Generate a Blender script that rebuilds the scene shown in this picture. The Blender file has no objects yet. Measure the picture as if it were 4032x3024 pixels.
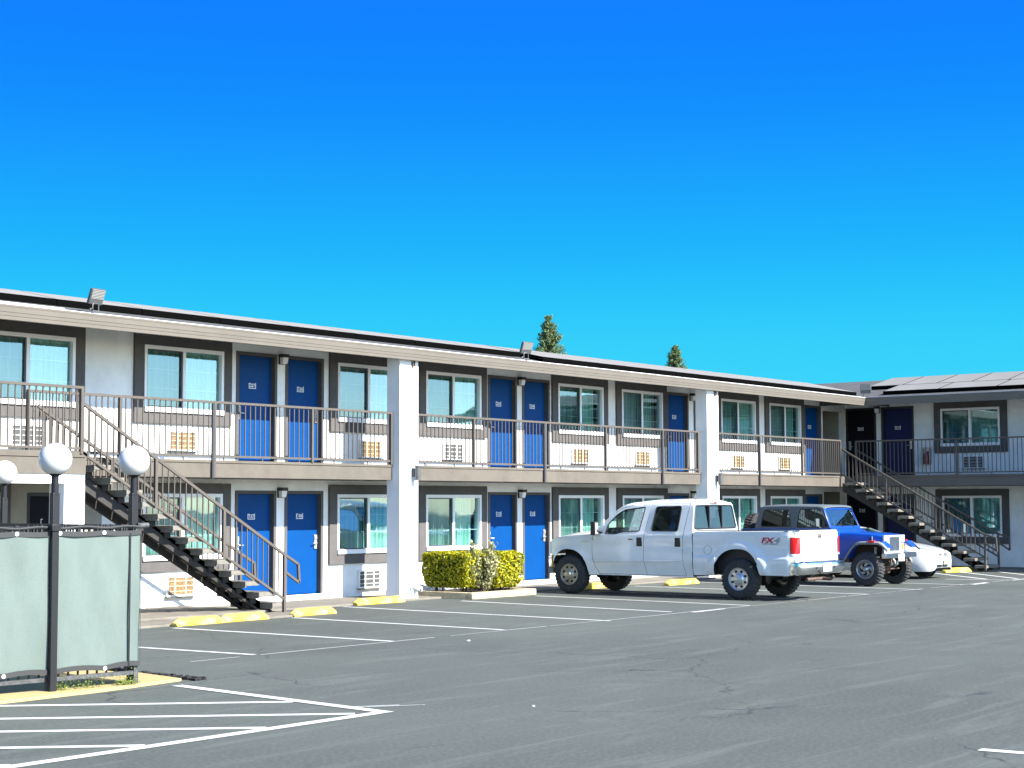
import bpy, bmesh, math, random
from mathutils import Vector, Matrix
random.seed(11)
sc = bpy.context.scene
col = sc.collection
R = math.radians
SUN = Vector((0.12, -1.0, 0.77)).normalized()

# ------------------------------------------------------------------ materials
def nt_new(name):
    m = bpy.data.materials.new(name); m.use_nodes = True
    nt = m.node_tree
    for n in list(nt.nodes): nt.nodes.remove(n)
    out = nt.nodes.new('ShaderNodeOutputMaterial')
    return m, nt, out

def mat(name, c, rough=0.6, metal=0.0, var=0.0, vscale=3.0, bump=0.0, bscale=60.0, coat=0.0, spec=0.5,
        dirt=None, emit=None, alpha=None, trans=0.0, stretch=None):
    m, nt, out = nt_new(name)
    N, L = nt.nodes, nt.links
    b = N.new('ShaderNodeBsdfPrincipled')
    b.inputs['Base Color'].default_value = (*c, 1)
    b.inputs['Roughness'].default_value = rough
    b.inputs['Metallic'].default_value = metal
    b.inputs['Specular IOR Level'].default_value = spec
    b.inputs['Coat Weight'].default_value = coat
    b.inputs['Coat Roughness'].default_value = 0.05
    if trans: b.inputs['Transmission Weight'].default_value = trans
    L.new(b.outputs[0], out.inputs[0])
    tc = N.new('ShaderNodeTexCoord'); src = tc.outputs['Object']
    if stretch:
        mp = N.new('ShaderNodeMapping'); mp.inputs['Scale'].default_value = stretch
        L.new(src, mp.inputs[0]); src = mp.outputs[0]
    if var or dirt:
        n1 = N.new('ShaderNodeTexNoise'); n1.inputs['Scale'].default_value = vscale
        n1.inputs['Detail'].default_value = 8; n1.inputs['Roughness'].default_value = 0.65
        L.new(src, n1.inputs['Vector'])
        mx = N.new('ShaderNodeMix'); mx.data_type = 'RGBA'
        d = dirt or tuple(x * (1 - var) for x in c)
        mx.inputs['A'].default_value = (*[min(1, x * (1 + var * .5)) for x in c], 1)
        mx.inputs['B'].default_value = (*d, 1)
        rp = N.new('ShaderNodeMapRange')
        rp.inputs['From Min'].default_value = 0.42 if not dirt else 0.5
        rp.inputs['From Max'].default_value = 0.62 if not dirt else 0.75
        L.new(n1.outputs['Fac'], rp.inputs['Value'])
        L.new(rp.outputs[0], mx.inputs['Factor'])
        L.new(mx.outputs['Result'], b.inputs['Base Color'])
    if bump:
        n2 = N.new('ShaderNodeTexNoise'); n2.inputs['Scale'].default_value = bscale
        n2.inputs['Detail'].default_value = 5
        L.new(src, n2.inputs['Vector'])
        bp = N.new('ShaderNodeBump'); bp.inputs['Strength'].default_value = bump
        bp.inputs['Distance'].default_value = 0.01
        L.new(n2.outputs['Fac'], bp.inputs['Height']); L.new(bp.outputs[0], b.inputs['Normal'])
    if emit:
        b.inputs['Emission Color'].default_value = (*emit[0], 1)
        b.inputs['Emission Strength'].default_value = emit[1]
    return m

def glass_mat(name, tint, base_refl, rough=0.02):
    m, nt, out = nt_new(name); N, L = nt.nodes, nt.links
    t = N.new('ShaderNodeBsdfTransparent'); t.inputs[0].default_value = (*tint, 1)
    g = N.new('ShaderNodeBsdfGlossy'); g.inputs['Roughness'].default_value = rough; g.inputs[0].default_value = (.66, .90, 1.0, 1)
    fr = N.new('ShaderNodeFresnel'); fr.inputs['IOR'].default_value = 1.5
    ad = N.new('ShaderNodeMath'); ad.operation = 'ADD'; ad.inputs[1].default_value = base_refl; ad.use_clamp = True
    L.new(fr.outputs[0], ad.inputs[0])
    mx = N.new('ShaderNodeMixShader')
    L.new(ad.outputs[0], mx.inputs[0]); L.new(t.outputs[0], mx.inputs[1]); L.new(g.outputs[0], mx.inputs[2])
    L.new(mx.outputs[0], out.inputs[0])
    nz = N.new('ShaderNodeTexNoise'); nz.inputs['Scale'].default_value = 0.9
    tc = N.new('ShaderNodeTexCoord'); L.new(tc.outputs['Object'], nz.inputs['Vector'])
    bp = N.new('ShaderNodeBump'); bp.inputs['Strength'].default_value = 0.06; bp.inputs['Distance'].default_value = 0.05
    L.new(nz.outputs['Fac'], bp.inputs['Height']); L.new(bp.outputs[0], g.inputs['Normal']); 
    return m

def asphalt_mat():
    m, nt, out = nt_new('asphalt'); N, L = nt.nodes, nt.links
    b = N.new('ShaderNodeBsdfPrincipled'); b.inputs['Roughness'].default_value = 0.85
    b.inputs['Specular IOR Level'].default_value = 0.25
    L.new(b.outputs[0], out.inputs[0])
    tc = N.new('ShaderNodeTexCoord')
    def noise(scale, detail=6, rough=.6, mapping=None, dist=0.0):
        n = N.new('ShaderNodeTexNoise'); n.inputs['Scale'].default_value = scale
        n.inputs['Detail'].default_value = detail; n.inputs['Roughness'].default_value = rough
        n.inputs['Distortion'].default_value = dist
        s = tc.outputs['Object']
        if mapping:
            mp = N.new('ShaderNodeMapping'); mp.inputs['Scale'].default_value = mapping[0]
            mp.inputs['Rotation'].default_value = (0, 0, mapping[1]); L.new(s, mp.inputs[0]); s = mp.outputs[0]
        L.new(s, n.inputs['Vector']); return n.outputs['Fac']
    def rng(v, a, b_, lo=0.0, hi=1.0):
        r = N.new('ShaderNodeMapRange'); r.inputs['From Min'].default_value = a; r.inputs['From Max'].default_value = b_
        r.inputs['To Min'].default_value = lo; r.inputs['To Max'].default_value = hi
        L.new(v, r.inputs['Value']); return r.outputs[0]
    def mix(f, A, B):
        x = N.new('ShaderNodeMix'); x.data_type = 'RGBA'
        if hasattr(f, 'default_value') or not isinstance(f, float): L.new(f, x.inputs['Factor'])
        else: x.inputs['Factor'].default_value = f
        for k, v in (('A', A), ('B', B)):
            if isinstance(v, tuple): x.inputs[k].default_value = (*v, 1)
            else: L.new(v, x.inputs[k])
        return x.outputs['Result']
    c = mix(rng(noise(.16, 4), .36, .64), (.077, .087, .074), (.054, .061, .053))
    # tyre scuffs and sweeping streaks, drawn out along the aisle
    c = mix(rng(noise(1.0, 7, .7, ((.35, 3.2, 1), R(8)), .6), .52, .62, 0, .5), c, (.104, .116, .102))
    c = mix(rng(noise(1.0, 6, .7, ((.9, .22, 1), R(-20)), .8), .55, .68, 0, .6), c, (.050, .057, .050))
    c = mix(rng(noise(.6, 5, .6), .55, .72, 0, .55), c, (.055, .063, .054))
    c = mix(rng(noise(1.0, 8, .75, ((.5, 5.5, 1), R(38)), .3), .62, .70, 0, .28), c, (.112, .124, .108))
    c = mix(rng(noise(1.1, 2, .4), .70, .76, 0, .6), c, (.045, .046, .042))
    c = mix(rng(noise(2.4, 9, .8), .50, .60, 0, .35), c, (.062, .070, .062))
    c = mix(rng(noise(24, 4, .7), .45, .70, 0, .5), c, (.13, .135, .128))
    # hairline cracks
    v = N.new('ShaderNodeTexVoronoi'); v.feature = 'DISTANCE_TO_EDGE'; v.inputs['Scale'].default_value = .23
    mp = N.new('ShaderNodeMapping'); nz = N.new('ShaderNodeTexNoise'); nz.inputs['Scale'].default_value = 1.4; nz.inputs['Detail'].default_value = 6
    vm = N.new('ShaderNodeVectorMath'); vm.operation = 'MULTIPLY_ADD'
    vm.inputs[1].default_value = (.9, .9, 0)
    L.new(tc.outputs['Object'], nz.inputs['Vector']); L.new(nz.outputs['Color'], vm.inputs[0]); L.new(tc.outputs['Object'], vm.inputs[2])
    L.new(vm.outputs[0], v.inputs['Vector'])
    crk = rng(v.outputs['Distance'], .0012, .0045, 1, 0)
    gate = rng(noise(.35, 3), .50, .56)
    mu = N.new('ShaderNodeMath'); mu.operation = 'MULTIPLY'; L.new(crk, mu.inputs[0]); L.new(gate, mu.inputs[1])
    c = mix(mu.outputs[0], c, (.035, .038, .04))
    L.new(c, b.inputs['Base Color'])
    bp = N.new('ShaderNodeBump'); bp.inputs['Strength'].default_value = .5; bp.inputs['Distance'].default_value = .01
    L.new(noise(140, 3), bp.inputs['Height']); L.new(bp.outputs[0], b.inputs['Normal'])
    return m

def paint_line_mat():
    m, nt, out = nt_new('line_paint'); N, L = nt.nodes, nt.links
    b = N.new('ShaderNodeBsdfPrincipled'); b.inputs['Roughness'].default_value = 0.7
    t = N.new('ShaderNodeBsdfTransparent'); mx = N.new('ShaderNodeMixShader')
    n = N.new('ShaderNodeTexNoise'); n.inputs['Scale'].default_value = 7; n.inputs['Detail'].default_value = 9; n.inputs['Roughness'].default_value = .75
    tc = N.new('ShaderNodeTexCoord'); L.new(tc.outputs['Object'], n.inputs['Vector'])
    r = N.new('ShaderNodeMapRange'); r.inputs['From Min'].default_value = .30; r.inputs['From Max'].default_value = .40
    L.new(n.outputs['Fac'], r.inputs['Value'])
    b.inputs['Base Color'].default_value = (.46, .465, .44, 1)
    L.new(r.outputs[0], mx.inputs[0]); L.new(t.outputs[0], mx.inputs[1]); L.new(b.outputs[0], mx.inputs[2])
    L.new(mx.outputs[0], out.inputs[0]); return m

def shingle_mat(name, axis):
    m, nt, out = nt_new(name); N, L = nt.nodes, nt.links
    b = N.new('ShaderNodeBsdfPrincipled'); b.inputs['Roughness'].default_value = 0.9
    b.inputs['Specular IOR Level'].default_value = 0.2
    L.new(b.outputs[0], out.inputs[0])
    tc = N.new('ShaderNodeTexCoord'); mp = N.new('ShaderNodeMapping')
    if axis == 'X': mp.inputs['Rotation'].default_value = (0, 0, R(90))
    L.new(tc.outputs['Object'], mp.inputs[0])
    br = N.new('ShaderNodeTexBrick'); br.inputs['Scale'].default_value = 1.0
    br.inputs['Brick Width'].default_value = .33; br.inputs['Row Height'].default_value = .14
    br.inputs['Mortar Size'].default_value = .008
    br.inputs['Color1'].default_value = (.070, .070, .070, 1); br.inputs['Color2'].default_value = (.098, .096, .092, 1)
    br.inputs['Mortar'].default_value = (.04, .04, .04, 1)
    L.new(mp.outputs[0], br.inputs['Vector'])
    n = N.new('ShaderNodeTexNoise'); n.inputs['Scale'].default_value = 40; n.inputs['Detail'].default_value = 4
    L.new(tc.outputs['Object'], n.inputs['Vector'])
    mx = N.new('ShaderNodeMix'); mx.data_type = 'RGBA'; mx.inputs['Factor'].default_value = .35
    L.new(br.outputs['Color'], mx.inputs['A']); L.new(n.outputs['Fac'], mx.inputs['B'])
    mx.blend_type = 'OVERLAY'
    L.new(mx.outputs['Result'], b.inputs['Base Color'])
    return m

def leaf_mat(name, c1, c2, c3):
    m, nt, out = nt_new(name); N, L = nt.nodes, nt.links
    b = N.new('ShaderNodeBsdfPrincipled'); b.inputs['Roughness'].default_value = 0.5
    t = N.new('ShaderNodeBsdfTranslucent'); mx = N.new('ShaderNodeMixShader'); mx.inputs[0].default_value = .25
    at = N.new('ShaderNodeAttribute'); at.attribute_name = 'tone'
    cr = N.new('ShaderNodeValToRGB')
    cr.color_ramp.elements[0].color = (*c1, 1); cr.color_ramp.elements[1].color = (*c3, 1)
    e = cr.color_ramp.elements.new(.5); e.color = (*c2, 1)
    L.new(at.outputs['Fac'], cr.inputs[0]); L.new(cr.outputs[0], b.inputs['Base Color']); L.new(cr.outputs[0], t.inputs[0])
    L.new(b.outputs[0], mx.inputs[1]); L.new(t.outputs[0], mx.inputs[2]); L.new(mx.outputs[0], out.inputs[0])
    return m

M = dict(
    asphalt=asphalt_mat(), line=paint_line_mat(),
    stucco=mat('white_stucco', (.75, .755, .735), .9, var=.12, vscale=.9, bump=.35, bscale=90, spec=.2),
    porch=mat('beige_recess_shade', (.30, .285, .235), .9, var=.1, vscale=2, bump=.2, bscale=80, spec=.1),  # beige with the shade of the landing recess and corner passage mixed in
    pillar=mat('pillar_stucco', (.76, .765, .76), .9, var=.04, vscale=2, bump=.2, bscale=90, spec=.2),
    taupe=mat('taupe_trim', (.103, .097, .094), .85, var=.08, vscale=4, bump=.15, bscale=80, spec=.04),
    slab=mat('taupe_stucco', (.122, .108, .090), .9, var=.10, vscale=2, bump=.3, bscale=70, spec=.04),
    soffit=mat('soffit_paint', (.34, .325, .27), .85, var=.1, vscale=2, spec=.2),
    fascia=mat('gutter_paint', (.126, .111, .089), .55, var=.06, vscale=2, spec=.4),
    steel=mat('rail_paint', (.094, .082, .070), .6, var=.06, vscale=8, spec=.12),
    stairdark=mat('stair_steel', (.048, .045, .043), .8, var=.1, vscale=8, spec=.08),
    tread=mat('stair_tread', (.165, .152, .128), .8, var=.15, vscale=10, spec=.3),
    white=mat('white_vinyl', (.78, .79, .79), .4, spec=.4),
    blue=mat('blue_door_paint', (.0004, .047, .185), .5, var=.05, vscale=2, spec=.12),
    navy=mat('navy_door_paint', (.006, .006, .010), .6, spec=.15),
    chrome=mat('brushed_metal', (.52, .51, .48), .35, .6),
    darkmetal=mat('dark_metal', (.035, .036, .04), .45, spec=.5),
    black=mat('black_plastic', (.014, .014, .016), .5, spec=.4),
    rubber=mat('tyre_rubber', (.036, .036, .037), .9, var=.35, vscale=14, bump=.3, bscale=60, dirt=(.075, .07, .06), spec=.1),
    curtain=mat('curtain_cloth', (.50, .68, .60), .95, var=.15, vscale=2, spec=.1),
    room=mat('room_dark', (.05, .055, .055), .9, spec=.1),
    screen=mat('screen_frame', (.05, .055, .06), .5),
    glass=glass_mat('window_glass', (.62, .82, .78), .20),
    screenglass=glass_mat('screened_glass', (.42, .54, .54), .13, .03),
    carglass=glass_mat('car_glass', (.50, .68, .60), .03),
    tintglass=glass_mat('tinted_car_glass', (.14, .15, .17), .03),
    shingle=shingle_mat('shingles_main', 'Y'), shingle_w=shingle_mat('shingles_wing', 'X'),
    panelglass=mat('solar_glass_glare', (.185, .18, .172), .85, var=.06, vscale=1, spec=.0),  # pale sky glare put into the base colour, specular off
    panelframe=mat('solar_frame', (.003, .003, .003), .9, spec=.0),
    flood=mat('flood_housing', (.075, .075, .075), .4, spec=.5),
    lens=mat('flood_lens', (.30, .30, .275), .25, spec=.6),
    opal=mat('opal_glass', (.50, .50, .49), .25, spec=.5, trans=.0),
    acgrille=mat('grille_white', (.66, .66, .63), .5),
    accore=mat('grille_core', (.07, .072, .07), .6, var=.4, vscale=30),
    actan=mat('grille_tan', (.20, .125, .055), .6, var=.5, vscale=25),
    concrete=mat('concrete', (.165, .150, .122), .9, var=.18, vscale=2.5, bump=.3, bscale=70, spec=.2),
    curbpaint=mat('curb_yellow', (.33, .255, .115), .85, var=.2, vscale=5, bump=.4, bscale=40, dirt=(.24, .195, .125), spec=.2),
    plantercurb=mat('planter_concrete', (.40, .34, .22), .9, var=.2, vscale=5, bump=.3, bscale=50, spec=.2),
    yellow=mat('stop_yellow', (.52, .36, .045), .75, var=.12, vscale=6, bump=.3, bscale=30, dirt=(.52, .45, .28), spec=.3),
    soil=mat('soil', (.07, .05, .035), .95, var=.3, vscale=20),
    meshcloth=mat('screen_mesh', (.122, .155, .140), .85, var=.10, vscale=1.6, bump=.35, bscale=170, spec=.1, stretch=(1, 1, .45)),
    hem=mat('screen_hem', (.035, .036, .036), .7, spec=.3),
    fencemetal=mat('fence_paint', (.013, .014, .016), .45, spec=.25),
    worn=mat('fence_worn', (.065, .068, .068), .6, var=.4, vscale=20, spec=.3),
    hedge=leaf_mat('hedge_leaf', (.07, .11, .004), (.33, .33, .005), (.60, .50, .010)),
    shrubleaf=leaf_mat('shrub_leaf', (.12, .13, .045), (.29, .29, .12), (.52, .48, .25)),
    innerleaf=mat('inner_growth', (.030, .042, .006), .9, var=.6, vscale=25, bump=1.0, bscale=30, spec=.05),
    weed=leaf_mat('weed_leaf', (.07, .10, .01), (.14, .19, .02), (.22, .26, .05)),
    conifer=leaf_mat('conifer_leaf', (.055, .095, .032), (.11, .17, .055), (.19, .25, .09)),
    bark=mat('bark', (.10, .065, .04), .9, var=.3, vscale=8),
    truckwhite=mat('truck_white', (.63, .65, .635), .28, coat=.6, dirt=(.56, .575, .54), vscale=2.0, spec=.5),
    wheelalloy=mat('wheel_alloy', (.42, .40, .34), .4, .7, var=.25, vscale=12),
    wheelclean=mat('wheel_clean', (.62, .61, .58), .3, .8, var=.1, vscale=12),
    wheeldark=mat('wheel_hole', (.01, .01, .01), .8),
    steelwheel=mat('slot_wheel', (.34, .35, .36), .3, .85),
    bumperchrome=mat('bumper_chrome', (.66, .68, .68), .16, 1.0, var=.05, vscale=3),
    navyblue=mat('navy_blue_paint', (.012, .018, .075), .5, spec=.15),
    redlens=mat('red_lens', (.55, .004, .004), .15, coat=.8),
    amber=mat('amber_lens', (.75, .25, .01), .15, coat=.5),
    clearlens=mat('clear_lens', (.62, .64, .64), .1, coat=.8),
    red=mat('decal_red', (.38, .006, .03), .4), grey=mat('decal_grey', (.25, .27, .28), .4),
    jeepblue=mat('jeep_blue', (.003, .050, .30), .3, coat=.4, spec=.5),
    silver=mat('silver_panel', (.34, .37, .40), .35, spec=.5),
    jeeptop=mat('jeep_top', (.085, .10, .105), .6, var=.1, vscale=4, bump=.1, bscale=120),
    flare=mat('flare_plastic', (.17, .18, .18), .6, var=.12, vscale=6),
    carwhite=mat('car_white', (.46, .48, .48), .25, coat=.6, spec=.5),
    seat=mat('seat_cloth', (.05, .05, .055), .9), greyseat=mat('seat_grey', (.16, .17, .17), .9),
    plateblank=mat('blank_plate', (.72, .72, .70), .5),
    rust=mat('rusty_metal', (.09, .055, .04), .7, var=.4, vscale=20), shock=mat('shock_pale', (.55, .53, .48), .5, var=.2, vscale=20),
    redext=mat('extinguisher_red', (.30, .03, .035), .35), tar=mat('crumbled_tar', (.012, .012, .012), .95, bump=1.0, bscale=30),
    litter=mat('litter_white', (.7, .7, .66), .8), mail=mat('bronze', (.03, .028, .026), .5, spec=.4),
)

# ------------------------------------------------------------------ mesh builder
ORIG = {}
def ident(a, d, z): return (a, d, z)

class MB:
    def __init__(self, T=ident):
        self.v = []; self.f = []; self.mi = []; self.sm = []; self.T = T; self.tone = []
    def add(self, pts, faces, m=0, smooth=False):
        o = len(self.v)
        self.v += [self.T(*p) for p in pts]
        for f in faces:
            self.f.append([o + i for i in f]); self.mi.append(m); self.sm.append(smooth)
    def box(self, x0, x1, y0, y1, z0, z1, m=0):
        if x0 > x1: x0, x1 = x1, x0
        if y0 > y1: y0, y1 = y1, y0
        if z0 > z1: z0, z1 = z1, z0
        p = [(x0, y0, z0), (x1, y0, z0), (x1, y1, z0), (x0, y1, z0), (x0, y0, z1), (x1, y0, z1), (x1, y1, z1), (x0, y1, z1)]
        self.add(p, [(0, 3, 2, 1), (4, 5, 6, 7), (0, 1, 5, 4), (1, 2, 6, 5), (2, 3, 7, 6), (3, 0, 4, 7)], m); return self
    def hexa(self, p, m=0):
        self.add(p, [(0, 3, 2, 1), (4, 5, 6, 7), (0, 1, 5, 4), (1, 2, 6, 5), (2, 3, 7, 6), (3, 0, 4, 7)], m); return self
    def beam(self, a, b, w, h, up=(0, 0, 1), m=0):
        a, b = Vector(a), Vector(b); d = (b - a).normalized(); up = Vector(up)
        s = d.cross(up).normalized(); u = s.cross(d).normalized()
        p = []
        for q in (a, b):
            for i, j in ((-1, -1), (1, -1), (1, 1), (-1, 1)): p.append(tuple(q + s * (w / 2 * i) + u * (h / 2 * j)))
        p = [p[0], p[1], p[5], p[4], p[3], p[2], p[6], p[7]]
        self.add(p, [(0, 3, 2, 1), (4, 5, 6, 7), (0, 1, 5, 4), (1, 2, 6, 5), (2, 3, 7, 6), (3, 0, 4, 7)], m); return self
    def tube(self, pts, r, n=8, m=0, closed=False, caps=True):
        pts = [Vector(p) for p in pts]; k = len(pts); o = []; ref = None
        rr = r if isinstance(r, (list, tuple)) else [r] * k
        for i, p in enumerate(pts):
            if closed: d = (pts[(i + 1) % k] - pts[i - 1])
            else: d = pts[min(i + 1, k - 1)] - pts[max(i - 1, 0)]
            d.normalize()
            if ref is None: ref = Vector((0, 0, 1)) if abs(d.z) < .9 else Vector((1, 0, 0))
            s = d.cross(ref).normalized(); ref = s.cross(d).normalized()
            for j in range(n):
                a = 2 * math.pi * j / n
                o.append(tuple(p + (s * math.cos(a) + ref * math.sin(a)) * rr[i]))
        fs = []
        for i in range(k if closed else k - 1):
            i2 = (i + 1) % k
            for j in range(n):
                j2 = (j + 1) % n; fs.append((i * n + j, i * n + j2, i2 * n + j2, i2 * n + j))
        self.add(o, fs, m, True)
        if caps and not closed:
            self.add(o[:n], [tuple(reversed(range(n)))], m); self.add(o[-n:], [tuple(range(n))], m)
        return self
    def lathe(self, prof, c, axis, n=32, m=0, smooth=True, rad=None):
        """prof: list of (radius, height along axis)"""
        ax = Vector(axis).normalized(); c = Vector(c)
        s = ax.cross(Vector((0, 0, 1)) if abs(ax.z) < .9 else Vector((1, 0, 0))).normalized(); t = ax.cross(s)
        o = []; k = len(prof)
        for i, (r, h) in enumerate(prof):
            for j in range(n):
                a = 2 * math.pi * j / n; q = r + (rad(i, j) if rad else 0)
                o.append(tuple(c + ax * h + (s * math.cos(a) + t * math.sin(a)) * q))
        fs = []
        for i in range(k - 1):
            for j in range(n):
                j2 = (j + 1) % n; fs.append((i * n + j, i * n + j2, (i + 1) * n + j2, (i + 1) * n + j))
        self.add(o, fs, m, smooth); return self
    def disc(self, c, axis, r, n=16, m=0):
        ax = Vector(axis).normalized(); c = Vector(c)
        s = ax.cross(Vector((0, 0, 1)) if abs(ax.z) < .9 else Vector((1, 0, 0))).normalized(); t = ax.cross(s)
        self.add([tuple(c + (s * math.cos(2 * math.pi * j / n) + t * math.sin(2 * math.pi * j / n)) * r) for j in range(n)], [tuple(range(n))], m); return self
    def prism(self, poly, fn, d0, d1, m=0, smooth=False):
        """poly of 2D points swept between d0 and d1; fn(p,q,d)->xyz"""
        n = len(poly)
        a = [fn(p, q, d0) for p, q in poly]; b = [fn(p, q, d1) for p, q in poly]
        self.add(a + b, [(i, (i + 1) % n, n + (i + 1) % n, n + i) for i in range(n)], m, smooth)
        self.add(a, [tuple(reversed(range(n)))], m); self.add(b, [tuple(range(n))], m); return self
    def grid(self, rows, m=0, smooth=True):
        k = len(rows[0]); pts = [p for r in rows for p in r]; fs = []
        for i in range(len(rows) - 1):
            for j in range(k - 1): fs.append((i * k + j, i * k + j + 1, (i + 1) * k + j + 1, (i + 1) * k + j))
        self.add(pts, fs, m, smooth); return self
    def mesh(self, vs, fs, m=0, smooth=False): self.add(vs, fs, m, smooth); return self
    def build(self, name, mats, parent=None, bevel=0, sharp=38, fix=True, weld=False):
        me = bpy.data.meshes.new(name)
        o = bpy.data.objects.new(name, me); col.objects.link(o)
        org = ORIG.get(parent.name, Vector()) if parent else Vector()
        bm = bmesh.new()
        vs = [bm.verts.new(Vector(p) - org) for p in self.v]
        for f, mi, sm in zip(self.f, self.mi, self.sm):
            try: q = bm.faces.new([vs[i] for i in f])
            except ValueError: continue
            q.material_index = mi; q.smooth = sm
        if weld: bmesh.ops.remove_doubles(bm, verts=bm.verts[:], dist=1e-4)
        if fix: bmesh.ops.recalc_face_normals(bm, faces=bm.faces[:])
        if bevel:
            bmesh.ops.remove_doubles(bm, verts=bm.verts[:], dist=1e-5)
            es = [e for e in bm.edges if len(e.link_faces) == 2 and e.calc_face_angle(0) > .5]
            rs = bmesh.ops.bevel(bm, geom=es, offset=bevel, segments=2, profile=.5, affect='EDGES', clamp_overlap=True)
            for f in rs['faces']: f.smooth = True
        if any(f.smooth for f in bm.faces):
            for e in bm.edges:
                if len(e.link_faces) == 2 and e.calc_face_angle(0) > R(sharp): e.smooth = False
        bm.to_mesh(me); bm.free()
        for mm in (mats if isinstance(mats, (list, tuple)) else [mats]): me.materials.append(mm)
        if parent: o.parent = parent
        ORIG[o.name] = org
        return o

def tag(o, label=None, cat=None, group=None, kind=None):
    if label: o['label'] = label
    if cat: o['category'] = cat
    if group: o['group'] = group
    if kind: o['kind'] = kind
    return o
def thing(name, label, cat, loc, group=None):
    o = bpy.data.objects.new(name, None); col.objects.link(o); o.location = loc; o.empty_display_size = .2
    ORIG[o.name] = Vector(loc)
    return tag(o, label, cat, group)
def copy_tree(o, parent=None, loc=None):
    c = o.copy(); col.objects.link(c)
    if parent: c.parent = parent
    if loc is not None: c.location = loc
    for ch in list(o.children): copy_tree(ch, c)
    return c
def structure(name, mb, m, **k): return tag(mb.build(name, m, **k), kind='structure')

_tx = {}
def text(s, size=1.0, shear=0.0, bold=0.0):
    key = (s, size, shear, bold)
    if key not in _tx:
        cu = bpy.data.curves.new('t', 'FONT'); cu.body = s; cu.size = size; cu.shear = shear; cu.offset = bold
        cu.align_x = 'CENTER'; cu.align_y = 'CENTER'; cu.resolution_u = 3
        ob = bpy.data.objects.new('t', cu); col.objects.link(ob)
        dg = bpy.context.evaluated_depsgraph_get(); dg.update()
        me = bpy.data.meshes.new_from_object(ob.evaluated_get(dg))
        _tx[key] = ([tuple(v.co) for v in me.vertices], [tuple(p.vertices) for p in me.polygons])
        bpy.data.objects.remove(ob); bpy.data.curves.remove(cu); bpy.data.meshes.remove(me)
    return _tx[key]
# ------------------------------------------------------------------ ground, markings, pavements
g = MB(); g.add([(-250, -250, 0), (350, -250, 0), (350, 350, 0), (-250, 350, 0)], [(0, 1, 2, 3)])
structure('ground', g, M['asphalt'])

def stripe(mb, a, b, w, z=.004):
    a, b = Vector((*a, z)), Vector((*b, z)); s = (b - a).normalized().cross(Vector((0, 0, 1))) * (w / 2)
    mb.add([tuple(a - s), tuple(b - s), tuple(b + s), tuple(a + s)], [(0, 1, 2, 3)])
ln = MB()
for x0, y0, x1, y1 in [(13.75, -3.2, 14.08, -7.5), (16.42, -3.25, 16.55, -7.53), (19.04, -3.1, 19.0, -7.48), (21.62, -1.75, 21.42, -7.7),
                       (24.2, -2.35, 23.8, -7.3), (26.4, -2.45, 26.1, -7.5), (28.55, -2.2, 28.3, -7.35), (30.75, -1.9, 30.69, -7.59),
                       (33.2, -1.9, 32.95, -7.67), (35.25, -1.9, 35.45, -7.58), (9.3, -3.3, 9.5, -7.5), (11.55, -3.3, 11.75, -7.5)]:
    stripe(ln, (x0, y0), (x1, y1), .10)
for x0, y0, x1, y1 in [(11.885, -17.6, 12.1, -20.5), (14.2, -17.6, 14.5, -20.5)]: stripe(ln, (x0, y0), (x1, y1), .12)
structure('parking_lines', ln, M['line'])
ht = MB()
for a, b, w in [((37.78, -6.13), (38.2, -7.64), .10), ((40.82, -4.51), (38.29, -6.95), .12), ((42.5, -4.2), (38.98, -7.45), .12), ((42.6, -5.5), (41.0, -6.95), .12), ((38.1, -7.66), (42.5, -7.62), .08)]:
    stripe(ht, a, b, w)
structure('wing_hatch_lines', ht, M['line'])
hh = MB()
stripe(hh, (11.22, -9.42), (10.88, -12.62), .13, .006)
stripe(hh, (6.0, -12.52), (10.95, -12.55), .13, .004)
for a, b in [((8.60, -8.86), (10.96, -11.35)), ((7.92, -9.5), (10.66, -12.42)), ((7.3, -10.05), (9.56, -12.46)), ((6.55, -10.6), (8.30, -12.46)), ((5.8, -11.1), (7.1, -12.46))]: stripe(hh, a, b, .11, .002)
structure('island_hatch_lines', hh, M['line'])
fl = MB()
random.seed(3)
x = 13.0
while x < 40:
    n = random.uniform(.5, 1.6); stripe(fl, (x, -7.58 + random.uniform(-.01, .01)), (x + n, -7.58), random.choice((.018, .024, .03)), .006); x += n + random.choice((.0, .1, .35))
for a, b, w in [((23.9, -7.66), (25.0, -7.60), .12), ((35.6, -7.72), (36.6, -7.66), .13), ((11.0, -12.1), (11.34, -12.33), .03), ((11.05, -12.2), (11.5, -12.5), .02)]: stripe(fl, a, b, w, .006)
structure('faint_bay_line', fl, M['line'])

wk = MB()
wk.box(5, 19.75, -2.95, -.02, -.05, .035)
wk.box(19.75, 23.45, -1.62, -.02, -.05, .035)
wk.box(23.45, 42.6, -1.48, -.02, -.05, .035)
wk.box(42.6, 44.93, -14, -.02, -.05, .045)
wk.box(5, 19.4, -2.15, -.03, .03, .075)
structure('walkway', wk, M['concrete'], bevel=.012)
isl = MB()
isl.prism([(6, -9.30), (9.3, -9.30), (10.4, -9.27), (11.56, -9.10), (11.68, -8.3), (11.72, -6.4), (6, -6.4)], lambda p, q, d: (p, q, d), -.05, .03)
structure('pool_island_curb', isl, M['curbpaint'], bevel=.012)
tr = MB(); random.seed(5)
for i in range(130):
    t = random.random(); p = Vector((11.73 + random.gauss(.0, .035), -8.1 - 1.12 * t, .0)); r = random.uniform(.01, .035)
    tr.box(p.x - r, p.x + r, p.y - r, p.y + r, -.01, random.uniform(.01, .035))
tag(tr.build('crumbled_asphalt', M['tar']), 'strip of crumbled black asphalt along the end of the fenced island', 'asphalt debris', kind='stuff')

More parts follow.
